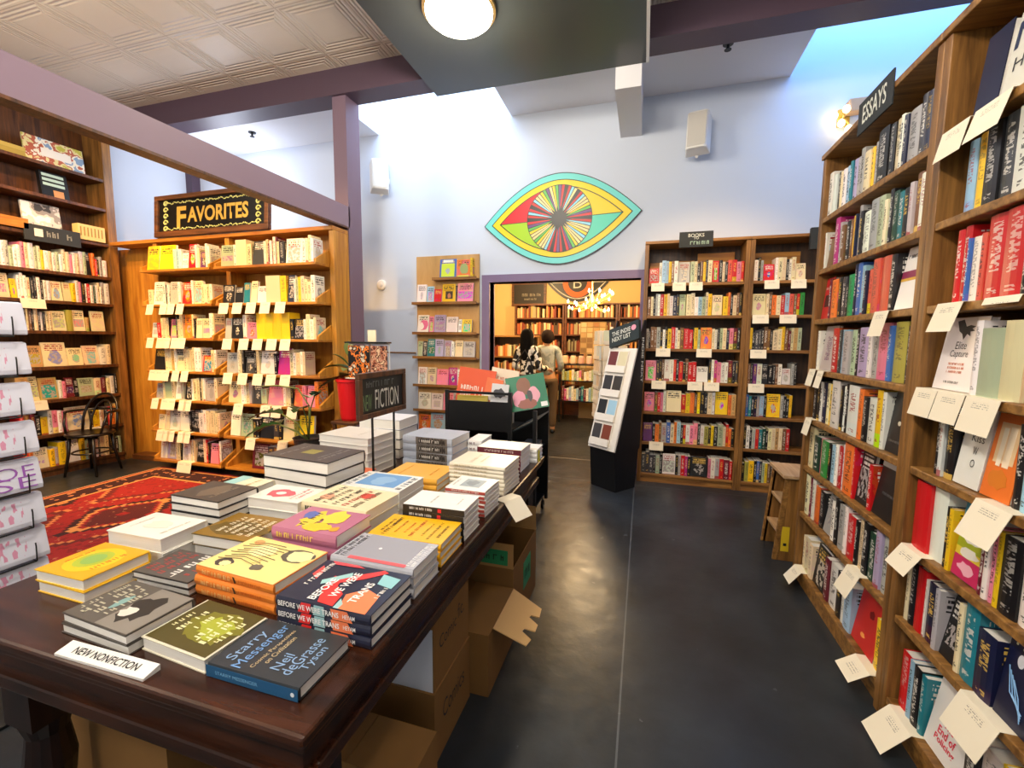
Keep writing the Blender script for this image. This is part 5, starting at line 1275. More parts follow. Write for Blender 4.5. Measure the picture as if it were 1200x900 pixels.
for b_, dv, L, Wd in (((0, 0, .44), (.8, -.3, .5), .3, .075), ((0, 0, .48), (-.9, -.2, .35), .28, .07), ((0, 0, .5), (-.5, -.4, .9), .26, .06), ((-.01, 0, .55), (.55, .3, .95), .28, .065), ((0, 0, .43), (-.7, .5, .1), .26, .07), ((0, 0, .42), (-.95, -.4, -.1), .3, .075), ((0, 0, .46), (.3, -.8, .4), .22, .06), ((-.02, .02, .6), (-.1, .1, 1), .22, .05)):
    leaf(t, b_, dv, L, Wd, LEAF if Wd > .06 else LEAF2, .35)
t = thing('plant_stand', 'dark wooden stand under the red pot', 'stand', (-2.63, 3.5, 0))
MB().box(-.13, -.13, .75, .13, .13, .779).build('stand_top', [M['walnut_h']], t, bevel=.004)
for sx in (-1, 1):
    for sy in (-1, 1): MB().prism(rect(-.014, -.014, .014, .014), 0, .75, 'z', 0, Matrix.Translation((sx * .105, sy * .105, 0))).build('leg', [M['walnut']], t)
t = thing('monstera_plant', 'monstera plant with long stems in a dark pot in front of honey bookcase', 'plant', (-2.95, 3.3, .42))
mb = MB(); mb.lathe([(.1, 0), (.13, .2), (.14, .21), (.125, .21), (.12, .18), (0, .18)], 24); mb.build('pot', [plain('dark_pot', '2a2420', .5)], t)
for k, (dv, L, Wd, st) in enumerate((((-.9, -.4, .3), .3, .13, (-.25, -.05, .42)), ((-.6, -.7, .1), .28, .12, (-.18, -.15, .34)), ((.3, -.8, .4), .22, .1, (.06, -.12, .5)), ((-1, .1, .1), .3, .12, (-.38, .05, .3)), ((.6, -.4, .7), .2, .08, (.1, -.02, .6)))):
    MB().tube([(0, 0, .17), (st[0] * .4, st[1] * .4, st[2] * .8), st], .006, 6).build('stem', [LEAF2], t, smooth=True); leaf(t, st, dv, L, Wd, LEAF, .45, True)
MB().tube([(0, 0, .17), (.0, .02, .5), (-.1, .0, .66), (-.32, -.02, .68), (-.5, -.02, .665)], .007, 6).build('stem', [LEAF2], t, smooth=True)
leaf(t, (.02, 0, .58), (.3, -.3, .2), .2, .07, plain('pale_variegated_leaf', 'b9c9b4', .4), .3)
t = thing('wooden_stool', 'dark wooden stool under the monstera pot', 'stool', (-2.95, 3.3, 0))
MB().lathe([(.16, .39), (.165, .4), (.165, .418), (.0, .419)], 24).build('seat', [M['walnut_h']], t)
for a in (45, 135, 225, 315): MB().tube([(.12 * math.cos(R(a)), .12 * math.sin(R(a)), .39), (.17 * math.cos(R(a)), .17 * math.sin(R(a)), 0)], .014, 8).build('leg', [M['walnut']], t)

# black bin cart
t = thing('book_cart', 'black metal bin cart full of large paperbacks at the end of the table', 'cart', (-1.6, 3.38, 0))
CW, CD = .8, .5
for x, y, h in ((.0, 0, 1.12), (.56, 0, 1.12), (CW - .03, 0, .98), (.0, CD - .03, 1.12), (CW - .03, CD - .03, .98)): MB().box(x, y, .09, x + .03, y + .03, h).build('post', [M['black']], t)
MB().box(.03, .004, .79, .56, .02, 1.035).build('front_panel', [M['black']], t); MB().box(.03, .002, 1.095, .56, .024, 1.115).build('top_rail', [M['black']], t)
MB().box(.03, .03, .60, CW - .03, CD - .03, .615).build('shelf', [M['black']], t); MB().box(.03, .03, .78, .575, CD - .03, .795).build('shelf', [M['black']], t)
MB().box(.03, .03, .12, CW - .03, CD - .03, .14).build('shelf', [M['black']], t); MB().box(.03, CD - .02, .12, CW - .03, CD - .01, .98).build('back_panel', [M['black']], t)
MB().box(.0, .03, .12, .01, CD - .03, .98).build('side_panel', [M['black']], t); MB().box(.03, .006, .14, CW - .03, .014, .6).build('front_panel', [M['black']], t)
mb = MB(); mb.prism([(.595, .79), (CW - .0, .90), (CW - .0, .912), (.595, .802)], .04, CD - .04, 'y'); mb.build('sloped_tray', [plain('dark_grey_steel', '3c4448', .35, .5)], t)
for x in (.03, CW - .04):
    for y in (.03, CD - .04):
        mb = MB(); mb.lathe([(.028, -.012), (.04, -.01), (.04, .01), (.028, .012)], 16, T=Matrix.Translation((x, y, .041)) @ Matrix.Rotation(R(90), 4, 'Y')); mb.box(x - .006, y - .006, .04, x + .006, y + .006, .1); mb.build('caster', [M['black']], t)
def leanbook(name, label, T, w, h, d, col, deco=None, grp=None):
    t = thing(name, label, 'book', mat=T, group=grp)
    MB().box(0, -d, 0, w, -d * .9, h).build('cover', [inkm(col)], t); MB().box(.002, -d * .9, .002, w - .003, 0, h - .002).build('page_block', [M['pages']], t)
    if deco: deco(t, frame((w / 2, -d - .0004, h / 2), X_, Z_, -Y_), w, h)
    return t
def big(x, y, z, rz, tilt, roll=0): return Matrix.Translation((-1.6 + x, 3.38 + y, z + .004 + .3 * math.sin(R(roll)) * (roll > 0))) @ Matrix.Rotation(R(rz), 4, 'Z') @ Matrix.Rotation(R(-tilt), 4, 'X') @ Matrix.Rotation(R(roll), 4, 'Y')
def d_orange(t, F_, w, h):
    for i in range(3): scribble(t, F_, -.0, .07 - i * .055, w * .8, .04, 'f4e2d4', 400 + i)
leanbook('large_paperback', 'large orange paperback with white lettering sticking up from the black cart', big(.02, .12, .80, 0, 8, 6), .34, .48, .02, 'e8603a', d_orange)
leanbook('large_paperback', 'cream and red printed paperback at the right of the black cart bin', big(.28, .2, .80, 0, 6, 8), .25, .47, .02, 'f0dcc4', lambda t, F_, w, h: [scribble(t, F_, 0, .15 - i * .04, w * .8, .022, 'd8644c', 410 + i) for i in range(3)])
leanbook('large_paperback', 'white paperback with grey drawing behind the black cart front panel', big(.37, .05, .80, 0, 9, 4), .15, .36, .02, 'e4e4e6', lambda t, F_, w, h: patch(t, F_, ell(0, .1, .05, .04, 14, 0, .3, 3), '4a4a52'))
leanbook('large_paperback', 'orange and white striped paperback leaning in the middle of the black cart', big(.27, .09, .80, 0, 9, 10), .15, .38, .018, 'ee7a4a', lambda t, F_, w, h: patch(t, F_, rect(-w / 2, .0, w / 2, .05), 'f2eee8'))
leanbook('large_paperback', 'yellow paperback low at the left of the black cart', big(.08, .06, .80, 0, 8), .28, .27, .02, 'e8cf5a')
for k in range(5): leanbook('large_paperback', f'white magazine filed upright in the black cart, {ORD[k + 1]} from the front', big(.05, .24 + k * .03, .80, 0, 4), .46, .25, .018, ('dcdce0', 'e8e6e0', 'cfd4d8', 'e0d8c8', 'd8d8dc')[k], None, 'filed magazines in the black cart')
def d_green(t, F_, w, h):
    patch(t, F_, [(x * 1, y) for x, y in ell(-.02, .06, .06, .075, 18, 0, .1, 3)], '8a5a44', 'portrait', .0004)
    patch(t, F_, ell(-.075, -.05, .055, .075, 16, 0, .12, 5), 'e89ab0', 'cover_art', .0006); patch(t, F_, ell(.055, -.03, .05, .07, 16, 0, .12, 6), 'e8a8b8', 'cover_art', .0006)
    patch(t, F_, ell(-.01, -.1, .08, .045, 16, 0, .15, 7), '9c5a4c', 'cover_art', .0008); patch(t, F_, ell(.02, -.03, .025, .05, 12, 0, .2, 8), '4a4448', 'cover_art', .001)
    patch(t, F_, rect(.1, -.14, .155, -.1), 'f0f0ee', 'price_label', .0008)
leanbook('picture_book', 'green picture book with a figure in pink propped on the black cart right side', Matrix.Translation((-1.045, 3.47, .935)) @ Matrix.Rotation(R(12), 4, 'Z') @ Matrix.Rotation(R(-22), 4, 'X') @ Matrix.Rotation(R(-11), 4, 'Y'), .33, .30, .02, '1f7a58', d_green)
for k in range(3): tag(MB().box(0, 0, 0, .13, .2, .02).build('paperback_book', [inkm(('e8e4d4', 'c9c0a4', '4a4c50')[k])], None, loc=(-.96 + .003 * k, 3.5, .6165 + k * .0206)), ('cream', 'tan', 'charcoal')[k] + ' paperback lying in the small pile on the black cart lower shelf', 'book')

# display stand by the doorway
t = thing('display_stand', 'black floor stand with sloping white pockets and black header beside the doorway', 'display stand', (-.27, 4.68, 0), R(-38))
mb = MB(); mb.prism([(-.14, 0), (.16, 0), (.2, .42), (-.17, .42)], -.17, .17, 'x'); mb.build('base', [M['black']], t)
mb = MB(); mb.prism([(-.17, .42), (.2, .42), (.235, 1.76), (.205, 1.76)], .172, .186, 'x'); mb.build('side_panel', [M['black']], t)
mb = MB(); mb.prism([(-.17, .42), (.2, .42), (.235, 1.76), (.205, 1.76)], -.186, -.172, 'x'); mb.build('side_panel', [M['black']], t)
sl = math.atan2(.3, 1.05)
TS = Matrix.Translation((0, -.19, .43)) @ Matrix.Rotation(-sl, 4, 'X')
MB().box(-.18, 0, 0, .18, .02, 1.08, 0, TS).build('white_front', [M['white']], t)
for k in range(4):
    MB().box(-.16, -.03, .03 + k * .26, .1, -.026, .1 + k * .26, 0, TS).build('pocket_lip', [M['white']], t)
TS2 = TS @ Matrix.Translation((0, 0, 1.2)) @ Matrix.Rotation(R(-17), 4, 'Y') @ Matrix.Translation((0, 0, -1.2))
MB().box(-.19, -.035, 1.12, .19, .005, 1.33, 0, TS2).build('header', [plain('header_black', '10201c', .4)], t)
HF = TS2 @ frame((0, -.036, 1.22), X_, Z_, -Y_)
hd = [c for c in t.children if c.name.startswith('header')][0]
text('THE INDIE', hd, M['chalk'], HF @ Matrix.Translation((-.03, .04, 0)), .24, .05, bold=.01); text('NEXT LIST', hd, M['chalk'], HF @ Matrix.Translation((-.03, -.025, 0)), .24, .05, bold=.01)
o = MB().prism(ell(.13, .04, .03, .03, 20), 0, .001, 'z').build('emblem', [plain('pink_emblem', 'e49ab0', .5)], hd); o.matrix_local = HF
SFd = frame((.1865, .135, 1.42), Vector((0, -.15, -1)).normalized(), Y_, X_)
text('INDIE NEXT', t, M['chalk'], frame((.187, .19, 1.35), -Z_, Y_, X_), .46, .03, bold=.01)
gs = random.Random(9)
for r_ in range(4):
    for c_ in range(2):
        cols = [('6a2a2a', 'd8d2b0'), ('2a2c30', '33302c'), ('1e2428', '9cc8e4'), ('3c3c40', '7a3c2c')][3 - r_][c_]
        T = Matrix.Translation((-.27, 4.68, 0)) @ Matrix.Rotation(R(-38), 4, 'Z') @ TS @ Matrix.Translation((-.09 + c_ * .13, -.005, .032 + r_ * .26))
        b = thing('leaflet', f'printed leaflet in {("left", "right")[c_]} pocket, {ORD[4 - r_]} row down, black display stand', 'leaflet', mat=T, group='leaflets in the black display stand')
        MB().box(-.062, -.012, 0, .062, 0, .235).build('sheet', [M['paper']], b); MB().box(-.056, -.0128, .075, .056, -.012, .225).build('picture', [inkm(cols)], b)
# white spinner of cards inside the doorway
t = thing('card_spinner', 'tall white spinner rack of greeting cards just inside the doorway', 'rack', (-.4, 5.8, 0))
mb = MB(); mb.lathe([(.22, 0), (.22, .015), (.03, .04)], 20); mb.tube([(0, 0, .03), (0, 0, 1.72)], .02, 8); mb.build('stand', [M['white']], t)
for z in [0.55 + .19 * k for k in range(6)]:
    mb = MB()
    for a in range(4):
        T = Matrix.Rotation(R(90 * a + 20), 4, 'Z'); mb.box(-.15, -.19, z - .008, .15, -.16, z, 0, T); mb.box(-.15, -.192, z, .15, -.188, z + .04, 0, T); mb.box(-.15, -.165, z, .15, -.16, z + .17, 0, T)
    mb.build('card_pocket', [M['white']], t)
for k in range(6):
    for a in (0, 3):
        for c_ in range(2):
            T = Matrix.Translation((-.4, 5.8, .5505 + .19 * k)) @ Matrix.Rotation(R(90 * a + 20), 4, 'Z')
            cn, cc = gs.choice((('cream', 'e8e4d8'), ('pale green', 'd8e4d4'), ('pinkish white', 'f0e8e0'), ('pale blue', 'cfdce4'), ('light tan', 'e4d4c0'), ('white', 'ecece8')))
            o = MB().box(-.145 + c_ * .15, -.186, 0, -.01 + c_ * .15, -.168, .165).build('greeting_card', [inkm(cc)], None); o.matrix_world = T
            tag(o, f'{cn} greeting card, {ORD[6 - k]} tier down, {("left", "right")[c_]} half, {("right", "left")[a > 0]}-hand face of white spinner', 'greeting card', 'greeting cards in the white spinner')
# wooden step stool
t = thing('step_stool', 'wooden step stool with three treads beside the right-hand bookcase', 'step stool', (.95, 3.39, 0))
SIDE = [(0, 0), (.34, 0), (.34, .60), (.05, .60)]
for y in (.02, .33): mb = MB(); mb.prism([SIDE[0], SIDE[1], SIDE[2], SIDE[3]], y, y + .018, 'y'); mb.build('side_panel', [M['oak']], t, bevel=.002)
for y in (.016, .33): MB().prism([(-.012, 0), (.018, 0), (.068, .60), (.038, .60)], y, y + .024, 'y').build('front_rail', [M['oak_h']], t, bevel=.002)
for z, x0 in ((.2, .018), (.41, .036)): MB().box(x0, .04, z - .02, .3, .33, z).build('tread', [wood('pale_tread', 'a4805a', 'c8a880', scale=(30, 2, 30)) if z < .3 else bpy.data.materials['pale_tread']], t, bevel=.003)
MB().box(.02, .0, .60, .36, .365, .625).build('tread', [bpy.data.materials['pale_tread']], t, bevel=.004)
MB().box(.035, .0185, .07, .085, .0195, .25).build('warning_label', [plain('yellow_label', 'd8b81c', .6)], t); MB().box(.05, .0175, .11, .07, .0184, .13).build('label_mark', [M['ink']], t)
# sconce on the wall above the right-hand bookcase
t = thing('wall_sconce', 'glowing bulb sconce with tan shade on the pale wall above right-hand bookcase', 'lamp', (1.78, YB, 3.72))
MB().box(-.05, -.02, -.08, .05, 0, .08).build('back_plate', [M['gold']], t)
MB().box(.0, -.14, .0, .16, -.03, .12).build('shade', [plain('tan_shade', 'c4a482', .7)], t, bevel=.01)
mb = MB(); mb.tube([(0, -.02, 0), (-.03, -.1, -.02), (-.05, -.12, -.06)], .008, 6); mb.tube([(0, -.02, 0), (.02, -.1, -.1)], .008, 6); mb.tube([(0, -.02, 0), (-.09, -.08, .02)], .008, 6); mb.build('arm', [M['gold']], t)
M['bulb'] = plain('warm_bulb_glow', 'ffe2b0', .3, emit=7)
for p in ((-.05, -.12, -.09), (.02, -.1, -.14), (-.1, -.08, .0), (-.02, -.13, .03)): MB().lathe([(.008, -.035), (.026, -.02), (.032, 0), (.024, .022), (.01, .034)], 14, c=p).build('bulb', [M['bulb']], t, smooth=True)

# ------------------------------------------------------------------ the room beyond the doorway
M['warmwood'] = wood('warm_brown_wood', '4a260e', '7a4420', scale=(3, 20, 20))
WZ = [2.0, 1.66, 1.32, .98, .64, .3]
stuff = MB(); SCOL = ['c8843c', 'd8a05a', 'b4582c', 'e0b878', '8a3c1c', 'd8c8a0', '6a4420', 'c4683c', 'a8a078', '7a2c20', 'e8d8b0', '54402c']  # warm light of the far room is put into these orange book colours
sm = [plain('far_book_' + c, c, .6) for c in SCOL]
gb = random.Random(77)
def fill(case, z, x0, x1, hm, dep=.16, y=.03):
    x = x0
    while x < x1 - .05:
        w = gb.uniform(.018, .045); h = gb.uniform(hm * .72, hm)
        stuff.box(x, y, z + .001, x + w - .002, y + dep, z + h, gb.randrange(len(SCOL)), case.T); x += w
        if gb.random() < .06: x += .04
for i, (x, wd) in enumerate(((-2.62, 1.05), (-1.56, 1.05), (-.5, 1.05))):
    c, _ = bookcase((x, 8.95, 0), 0, wd, .3, 2.28, WZ, .03, ('warmwood',) * 3, ('brown bookcase of old paperbacks in the room beyond, left of the chandelier', 'brown bookcase of old paperbacks in the room beyond, behind the chandelier', 'brown bookcase of old paperbacks in the room beyond, right of the chandelier')[i])
    for z in WZ: fill(c, z, .05, wd - .05, .25)
c, _ = bookcase((-2.75, 7.75, 0), 0, .95, .3, 1.62, [1.24, .92, .6, .28], .03, ('oak', 'oak_x', 'oak_dark'), 'light oak bookcase standing just left inside the room beyond')
for z in (1.24, .92, .6, .28): fill(c, z, .05, .9, .24)
c, _ = bookcase((-3.5, 6.2, 0), R(90) * 0 + R(90), 1.5, .1, 2.0, [1.6, 1.25, .9, .55, .2], .03, ('warmwood',) * 3, 'narrow brown bookcase along the left wall of the room beyond')
o = stuff.build('far_books', sm); tag(o, 'rows of paperbacks in lamplit orange and cream tints filling the shelves of the room beyond', 'books', kind='stuff')
# framed sign over the shelves
t = thing('framed_sign', 'dark framed chalkboard high on the ochre wall of the room beyond', 'sign', (-2.4, 9.28, 2.52))
for b_ in ((-.38, -.03, .2, .38, 0, .25), (-.38, -.03, -.25, .38, 0, -.2), (-.38, -.03, -.2, -.33, 0, .2), (.33, -.03, -.2, .38, 0, .2)): MB().box(*b_).build('frame_rail', [M['walnut_h']], t)
MB().box(-.33, -.015, -.2, .33, 0, .2).build('board', [plain('far_board', '1c1612', .5)], t)
scribble(t, frame((.05, -.0155, -.02), X_, Z_, -Y_), 0, 0, .4, .06, '8a8474', 500); scribble(t, frame((.05, -.0155, -.11), X_, Z_, -Y_), 0, 0, .3, .04, '8a8474', 501)
# black eye sign with an orange ring and a B
t = thing('eye_sign', 'black eye shaped sign with orange ring and letter B in the room beyond', 'wall sign', (-1.36, 9.29, 2.74)); t.rotation_euler = (R(90), 0, 0)
mb = MB(); mb.prism(almond(.64, .4), 0, .02, 'z'); mb.build('board', [ECM['blk']], t)
mb = MB(); pa = almond(.57, .335); mb.tube([(p[0], p[1], .022) for p in pa], .012, 5, closed=True); mb.tube([(-.53, 0, .022), (-.3, 0, .022)], .01, 5); mb.tube([(.3, 0, .022), (.53, 0, .022)], .01, 5); mb.build('outline', [M['chalk']], t)
mb = MB()
for k in range(40):
    a0, a1 = 2 * math.pi * k / 40, 2 * math.pi * (k + 1) / 40
    mb.face([(.2 * math.cos(a0), .2 * math.sin(a0), .024), (.31 * math.cos(a0), .31 * math.sin(a0), .024), (.31 * math.cos(a1), .31 * math.sin(a1), .024), (.2 * math.cos(a1), .2 * math.sin(a1), .024)])
mb.build('iris_ring', [plain('orange_ring', 'e8641c', .5)], t)
text('B', t, M['chalk'], frame((0, 0, .025), X_, Y_, Z_), .17, .24, bold=-.01)
# chandelier
t = thing('chandelier', 'branching chandelier with many glowing bulbs in the room beyond', 'chandelier', (-.82, 7.2, 2.15))
MB().tube([(0, 0, .1), (0, 0, .9)], .012, 8).build('rod', [M['gold']], t); MB().lathe([(.02, -.08), (.06, 0), (.02, .12)], 16).build('hub', [M['gold']], t)
gc = random.Random(5)
for k in range(26):
    a = 2 * math.pi * k / 26 * 7; r_ = .2 + .18 * ((k * 7) % 5) / 4; z = -.16 + .3 * ((k * 5) % 7) / 6
    e = Vector((r_ * math.cos(a), r_ * math.sin(a), z))
    ar = MB().tube([(0, 0, 0), e * .5 + Vector((0, 0, -.04)), e], .006, 5).build('arm', [M['gold']], t)
    MB().lathe([(.006, 0), (.016, .012), (.018, .025), (.01, .045), (.003, .06)], 10, c=e).build('bulb', [M['bulb']], ar, smooth=True)
# far display table with jars and books
t = thing('far_display', 'low dark tiered display table in the room beyond the doorway', 'table', (-1.12, 8.3, 0))
for z in (.42, .80, 1.1): MB().box(-.38, -.22, z - .02, .38, .22, z).build('shelf', [M['black']], t)
for sx in (-.36, .36):
    for sy in (-.2, .2): MB().box(sx - .015, sy - .015, 0, sx + .015, sy + .015, 1.08).build('leg', [M['black']], t)
for k in range(5):
    b = thing('ceramic_jar', f'{("cream", "cream", "pinkish", "pale pink", "brown")[k]} jar with dark lid, {ORD[k + 1]} from left on the tiered display', 'jar', (-1.4 + k * .15, 8.2, 1.101))
    MB().lathe([(.045, 0), (.058, .02), (.058, .13), (.04, .16)], 16).build('body', [plain('jar_glaze_%d' % k, ('e4c4a4', 'e4c8ac', 'd8a898', 'e0b8a8', '8a5a40')[k], .4)], b); MB().lathe([(.044, .16), (.044, .185), (0, .19)], 16).build('lid', [M['black']], b)
def far_row(z, x0, cols, name, lab, h):
    x = x0
    for k, cc in enumerate(cols):
        n_, c_ = PAL[cc]
        o = add_book(name, f'{n_} book, {ORD[k + 1]} from left, {lab} shelf of tiered display beyond the doorway', 'book', Matrix.Translation((x, 8.1, z + .0008)), .04, .15, h * (1 - .07 * ((k * 3) % 4)), c_, None, False); x += .0455
far_row(.80, -1.42, 'fafywfwpiwcwf', 'display_book', 'middle', .2); far_row(.42, -1.42, 'mqwlwclntmwlf', 'display_book', 'bottom', .27)
# postcard rack
t = thing('postcard_rack', 'tan grid of old postcards on a tall rack in the room beyond', 'rack', (-.95, 8.7, 0))
MB().box(-.25, 0, 0, .25, .02, 1.9).build('panel', [plain('tan_panel', 'a08458', .7)], t)
for r_ in range(9):
    for c_ in range(4): MB().box(-.235 + c_ * .12, -.006, 1.0 + r_ * .1, -.13 + c_ * .12, -.001, 1.085 + r_ * .1).build('postcard', [plain('postcard_%d%d' % (r_, c_), gs.choice(('b89868', 'd0b080', '8a6a44', 'c8b890', 'a8784c')), .6)], t)

# ------------------------------------------------------------------ two customers in the room beyond
import bmesh
def skin(name, verts, edges, mat, parent, sub=2, root=0):
    """one continuous skinned surface from a skeleton: verts = (x, y, z, r[, ry])"""
    me = bpy.data.meshes.new(name); bm = bmesh.new(); lay = bm.verts.layers.skin.verify(); vs = []
    for i, q in enumerate(verts):
        v = bm.verts.new(q[:3]); v[lay].radius = (q[3], q[4] if len(q) > 4 else q[3]); v[lay].use_root = (i == root); vs.append(v)
    for a, b in edges: bm.edges.new((vs[a], vs[b]))
    bm.to_mesh(me); bm.free(); me.materials.append(mat)
    o = bpy.data.objects.new(name, me); COL.objects.link(o); o.parent = parent
    m = o.modifiers.new('skin', 'SKIN'); m.use_smooth_shade = True
    s = o.modifiers.new('sub', 'SUBSURF'); s.levels = sub; s.render_levels = sub
    return o
def person(loc, rz, label, skin_c, hair, top_mat, leg_mat, shoe_mat, arm=0.0, headturn=0.0):
    t = thing('person', label, 'person', loc, rz)
    V = [(0, 0, .95, .11, .09), (0, .0, 1.12, .11, .085), (0, .01, 1.3, .14, .09), (0, .015, 1.42, .07, .06), (0, .0, 1.5, .045), (0, -.015, 1.555, .078, .085), (0, -.01, 1.61, .085, .098), (0, .0, 1.66, .06, .066), (0, -.1, 1.575, .012)]
    E = [(0, 1), (1, 2), (2, 3), (3, 4), (4, 5), (5, 6), (6, 7), (5, 8)]
    for s in (-1, 1):
        b = len(V); V += [(s * .09, 0, .88, .09), (s * .1, -.01, .5, .06), (s * .1, .02, .1, .042), (s * .105, -.05, .045, .04), (s * .11, -.13, .03, .03)]; E += [(0, b), (b, b + 1), (b + 1, b + 2), (b + 2, b + 3), (b + 3, b + 4)]
        b = len(V); V += [(s * .16, .01, 1.39, .055), (s * .22, .03, 1.13, .042), (s * .2, -.12 - arm, .98 + arm, .032), (s * .19, -.17 - arm, .97 + arm, .034)]; E += [(3, b), (b, b + 1), (b + 1, b + 2), (b + 2, b + 3)]
        w = b + 3
        for f in range(4):
            c = len(V); fx = s * (.19 + (f - 1.5) * .019); L = (.07, .082, .078, .06)[f]
            V += [(fx, -.2 - arm, .965 + arm, .009), (fx, -.2 - arm - L * .6, .945 + arm, .0085), (fx, -.2 - arm - L * .8, .915 + arm, .0075)]; E += [(w, c), (c, c + 1), (c + 1, c + 2)]
        c = len(V); V += [(s * .15, -.17 - arm, .975 + arm, .011), (s * .135, -.21 - arm, .965 + arm, .009)]; E += [(w, c), (c, c + 1)]
    skin('body', V, E, skin_c, t)
    for s in (-1, 1):
        MB().lathe([(.006, -.006), (.012, 0), (.006, .006)], 10, c=(s * .03, -.088, 1.61)).build('eye', [M['ink']], t)
    TV = [(0, 0, .92, .14, .11), (0, 0, 1.1, .135, .105), (0, .01, 1.3, .15, .105), (0, .015, 1.42, .1, .085)]; TE = [(0, 1), (1, 2), (2, 3)]
    for s in (-1, 1):
        b = len(TV); TV += [(s * .165, .01, 1.385, .068), (s * .225, .03, 1.13, .058), (s * .205, -.1 - arm, .99 + arm, .048)]; TE += [(3, b), (b, b + 1), (b + 1, b + 2)]
    skin('jacket', TV, TE, top_mat, t)
    LV = [(0, 0, .95, .13, .11)]; LE = []
    for s in (-1, 1):
        b = len(LV); LV += [(s * .095, 0, .86, .105), (s * .1, -.01, .5, .08), (s * .1, .02, .1, .062)]; LE += [(0, b), (b, b + 1), (b + 1, b + 2)]
    skin('trousers', LV, LE, leg_mat, t)
    for s in (-1, 1): skin('shoe', [(s * .1, .05, .045, .045), (s * .105, -.05, .045, .047), (s * .11, -.14, .036, .036)], [(0, 1), (1, 2)], shoe_mat, t)
    mb = MB(); S = Matrix.Translation((0, .03, 0)) @ Matrix.Diagonal((1, .85 if hair else 1.0, 1, 1))
    if hair: mb.lathe([(.0, 1.715), (.05, 1.705), (.085, 1.675), (.104, 1.62), (.11, 1.55), (.112, 1.46), (.112, 1.38), (.1, 1.28), (.075, 1.2), (.03, 1.16), (0, 1.15)][::-1], 20, T=S)
    else: mb.lathe([(.0, 1.715), (.05, 1.705), (.085, 1.675), (.104, 1.62), (.1, 1.56), (.08, 1.51), (.04, 1.49), (0, 1.485)][::-1], 20, T=S)
    mb.build('hair', [M['hair'] if hair else M['hair_b']], t, smooth=True)
    return t
M['hair'] = plain('black_hair', '0a0808', .85, spec=.15); M['hair_b'] = plain('brown_hair', '20140e', .85, spec=.15)
sk1 = plain('skin_light', 'd8a488', .55); sk2 = plain('skin_tan', 'c8946c', .55)
cow = art_mat('black_white_fleece', ['101012', 'ece8e0', '0e0e10', 'ece8e0'], 4.6, 4)
denim = art_mat('grey_green_jacket', ['8a9490', 'a8aeaa', '98a09c', '6f7c80'], 6, 2)
blk = plain('black_cloth', '121214', .8); tan = plain('brown_cloth', '5a452c', .8)
p1 = person((-1.66, 6.4, 0), R(160), 'person with long black hair in a black and white patterned fleece, facing the shelves', sk1, True, cow, blk, M['black'], .12)
o = tag(MB().prism([(-.16, -.06), (.16, -.06), (.16, .06), (-.16, .06)], 0, .26, 'z').build('shoulder_bag', [blk], None, bevel=.03), 'black shoulder bag at the hip of the person in black and white fleece', 'bag')
mbg = MB(); mbg.tube([(-.14, 0, .25), (-.13, 0, .45), (.0, .01, .62), (.1, .0, .45), (.14, 0, .25)], .01, 6); mbg.build('strap', [blk], o)
o.matrix_world = Matrix.Translation((-1.64, 6.13, .78)) @ Matrix.Rotation(R(-10), 4, 'Z')
person((-1.5, 7.05, 0), R(190), 'person in a grey green jacket and brown trousers standing behind the patterned fleece', sk2, False, denim, tan, M['black'], .05)

for k, (y, z) in enumerate(((7.2, 2.4), (7.6, 2.45))):
    t = thing('framed_print', ('small black framed print on the left wall of the room beyond, nearer the doorway', 'small black framed print on the left wall of the room beyond, further from the doorway')[k], 'picture', (-3.6, y, z), R(-90) + R(180))
    MB().box(-.13, -.02, -.17, .13, 0, .17).build('frame', [M['black']], t, bevel=.003); MB().box(-.1, -.0215, -.14, .1, -.02, .14).build('print', [M['card']], t)
EXPOSURE = 0.3
def LIGHTS():
    area('skylight_daylight_left', (-2.5, 4.75, 5.38), (0, 0, 0), 1.75, .95, 62, 'd4e8ff')
    area('skylight_daylight_right', (2.25, 4.75, 5.38), (0, 0, 0), 1.85, .95, 46, '74b2ff')
    point('lamp_bulb', (-1.39, 3.22, 3.72), 60, 'fff0d8', .2)
    point('soffit_lamp_behind', (-1.39, .4, 3.72), 150, 'fff2e0', .2)
    point('added_fill_camera_side', (-.9, -1.1, 3.4), 125, 'fff2e0', .25)  # added fill behind the camera, brightens front faces; no fixture modelled
    point('added_fill_right_aisle', (.3, .6, 3.7), 35, 'fff0dc', .2)  # added fill light for the right side, not a lamp of the shop
    point('added_fill_left_corner', (-5.3, 4.7, 3.5), 32, 'e6eeff', .25)  # added light without a fixture, lifts the dim left back walls
    point('added_uplight_left', (-4.6, .9, 3.4), 100, 'fff0d8', .25)  # added out-of-view light that brightens the tile ceiling, no pendant there
    for i, x in enumerate((-5.6, -4.4, -3.5)):
        spot('track_spot', (x + .4, 1.6, 4.1), (x, 3.9, 1.2), 240, 'ffbe60', 66)
    spot('track_spot_left', (-4.2, 2.2, 4.1), (-6.3, 3.0, 1.4), 220, 'ffc078', 80)
    spot('track_spot_back', (.5, 2.9, 4.1), (.7, 5.0, 1.2), 170, 'ffd090', 62)
    point('room_beyond_lamp', (-.75, 6.9, 2.35), 110, 'ffdca8', .15)
    point('room_beyond_lamp_two', (-2.3, 7.2, 2.7), 100, 'ffdca8', .15)
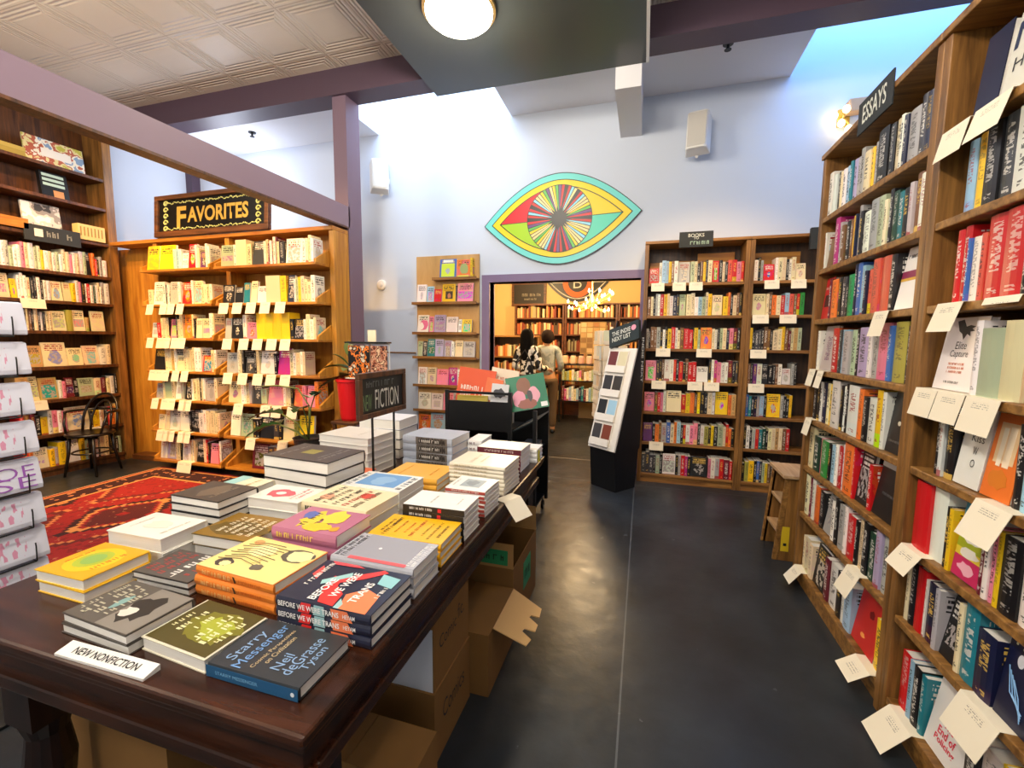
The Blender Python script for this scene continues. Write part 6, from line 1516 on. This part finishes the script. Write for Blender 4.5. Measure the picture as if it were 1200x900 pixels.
# ------------------------------------------------------------------ camera
F, yaw, pitch, roll = 514.12, 0.289537, 0.101472, 0.0088504
fw = Vector((-math.sin(yaw) * math.cos(pitch), math.cos(yaw) * math.cos(pitch), -math.sin(pitch)))
rt = Vector((math.cos(yaw), math.sin(yaw), 0)); up = rt.cross(fw)
r2 = math.cos(roll) * rt + math.sin(roll) * up; u2 = math.cos(roll) * up - math.sin(roll) * rt
cam = bpy.data.cameras.new('camera'); co = bpy.data.objects.new('camera', cam); COL.objects.link(co)
co.matrix_world = frame((0, 0, 1.55), r2, u2, -fw)
cam.sensor_fit = 'HORIZONTAL'; cam.sensor_width = 36; cam.lens = 36 * F / 1200
cam.clip_start = 0.02; cam.clip_end = 100
SC.camera = co

# ------------------------------------------------------------------ light
w = bpy.data.worlds.new('daylight'); SC.world = w; w.use_nodes = True
bg = w.node_tree.nodes['Background']
bg.inputs['Color'].default_value = (*hexc('9cc8ff'), 1); bg.inputs['Strength'].default_value = 2.0

def area(name, loc, rot, sx, sy, power, col, spread=180):
    l = bpy.data.lights.new(name, 'AREA'); l.shape = 'RECTANGLE'; l.size = sx; l.size_y = sy; l.energy = power; l.color = hexc(col); l.spread = R(spread)
    o = bpy.data.objects.new(name, l); COL.objects.link(o); o.location = loc; o.rotation_euler = rot; return o
def spot(name, loc, to, power, col, ang=70, blend=.6, rad=.06):
    l = bpy.data.lights.new(name, 'SPOT'); l.energy = power; l.color = hexc(col); l.spot_size = R(ang); l.spot_blend = blend; l.shadow_soft_size = rad
    o = bpy.data.objects.new(name, l); COL.objects.link(o); o.location = loc
    o.rotation_euler = (Vector(to) - Vector(loc)).to_track_quat('-Z', 'Y').to_euler(); return o
def point(name, loc, power, col, rad=.1):
    l = bpy.data.lights.new(name, 'POINT'); l.energy = power; l.color = hexc(col); l.shadow_soft_size = rad
    o = bpy.data.objects.new(name, l); COL.objects.link(o); o.location = loc; return o
LIGHTS()
SC.view_settings.view_transform = 'Standard'; SC.view_settings.look = 'None'
SC.view_settings.gamma = 1; SC.view_settings.exposure = EXPOSURE; SC.view_settings.use_curve_mapping = False
SC.cycles.use_denoising = True
SC.cycles.max_bounces = 8; SC.cycles.diffuse_bounces = 4; SC.cycles.glossy_bounces = 3
SC.cycles.caustics_reflective = False; SC.cycles.caustics_refractive = False
SC.cycles.sample_clamp_indirect = 8
SC.cycles.use_light_tree = True
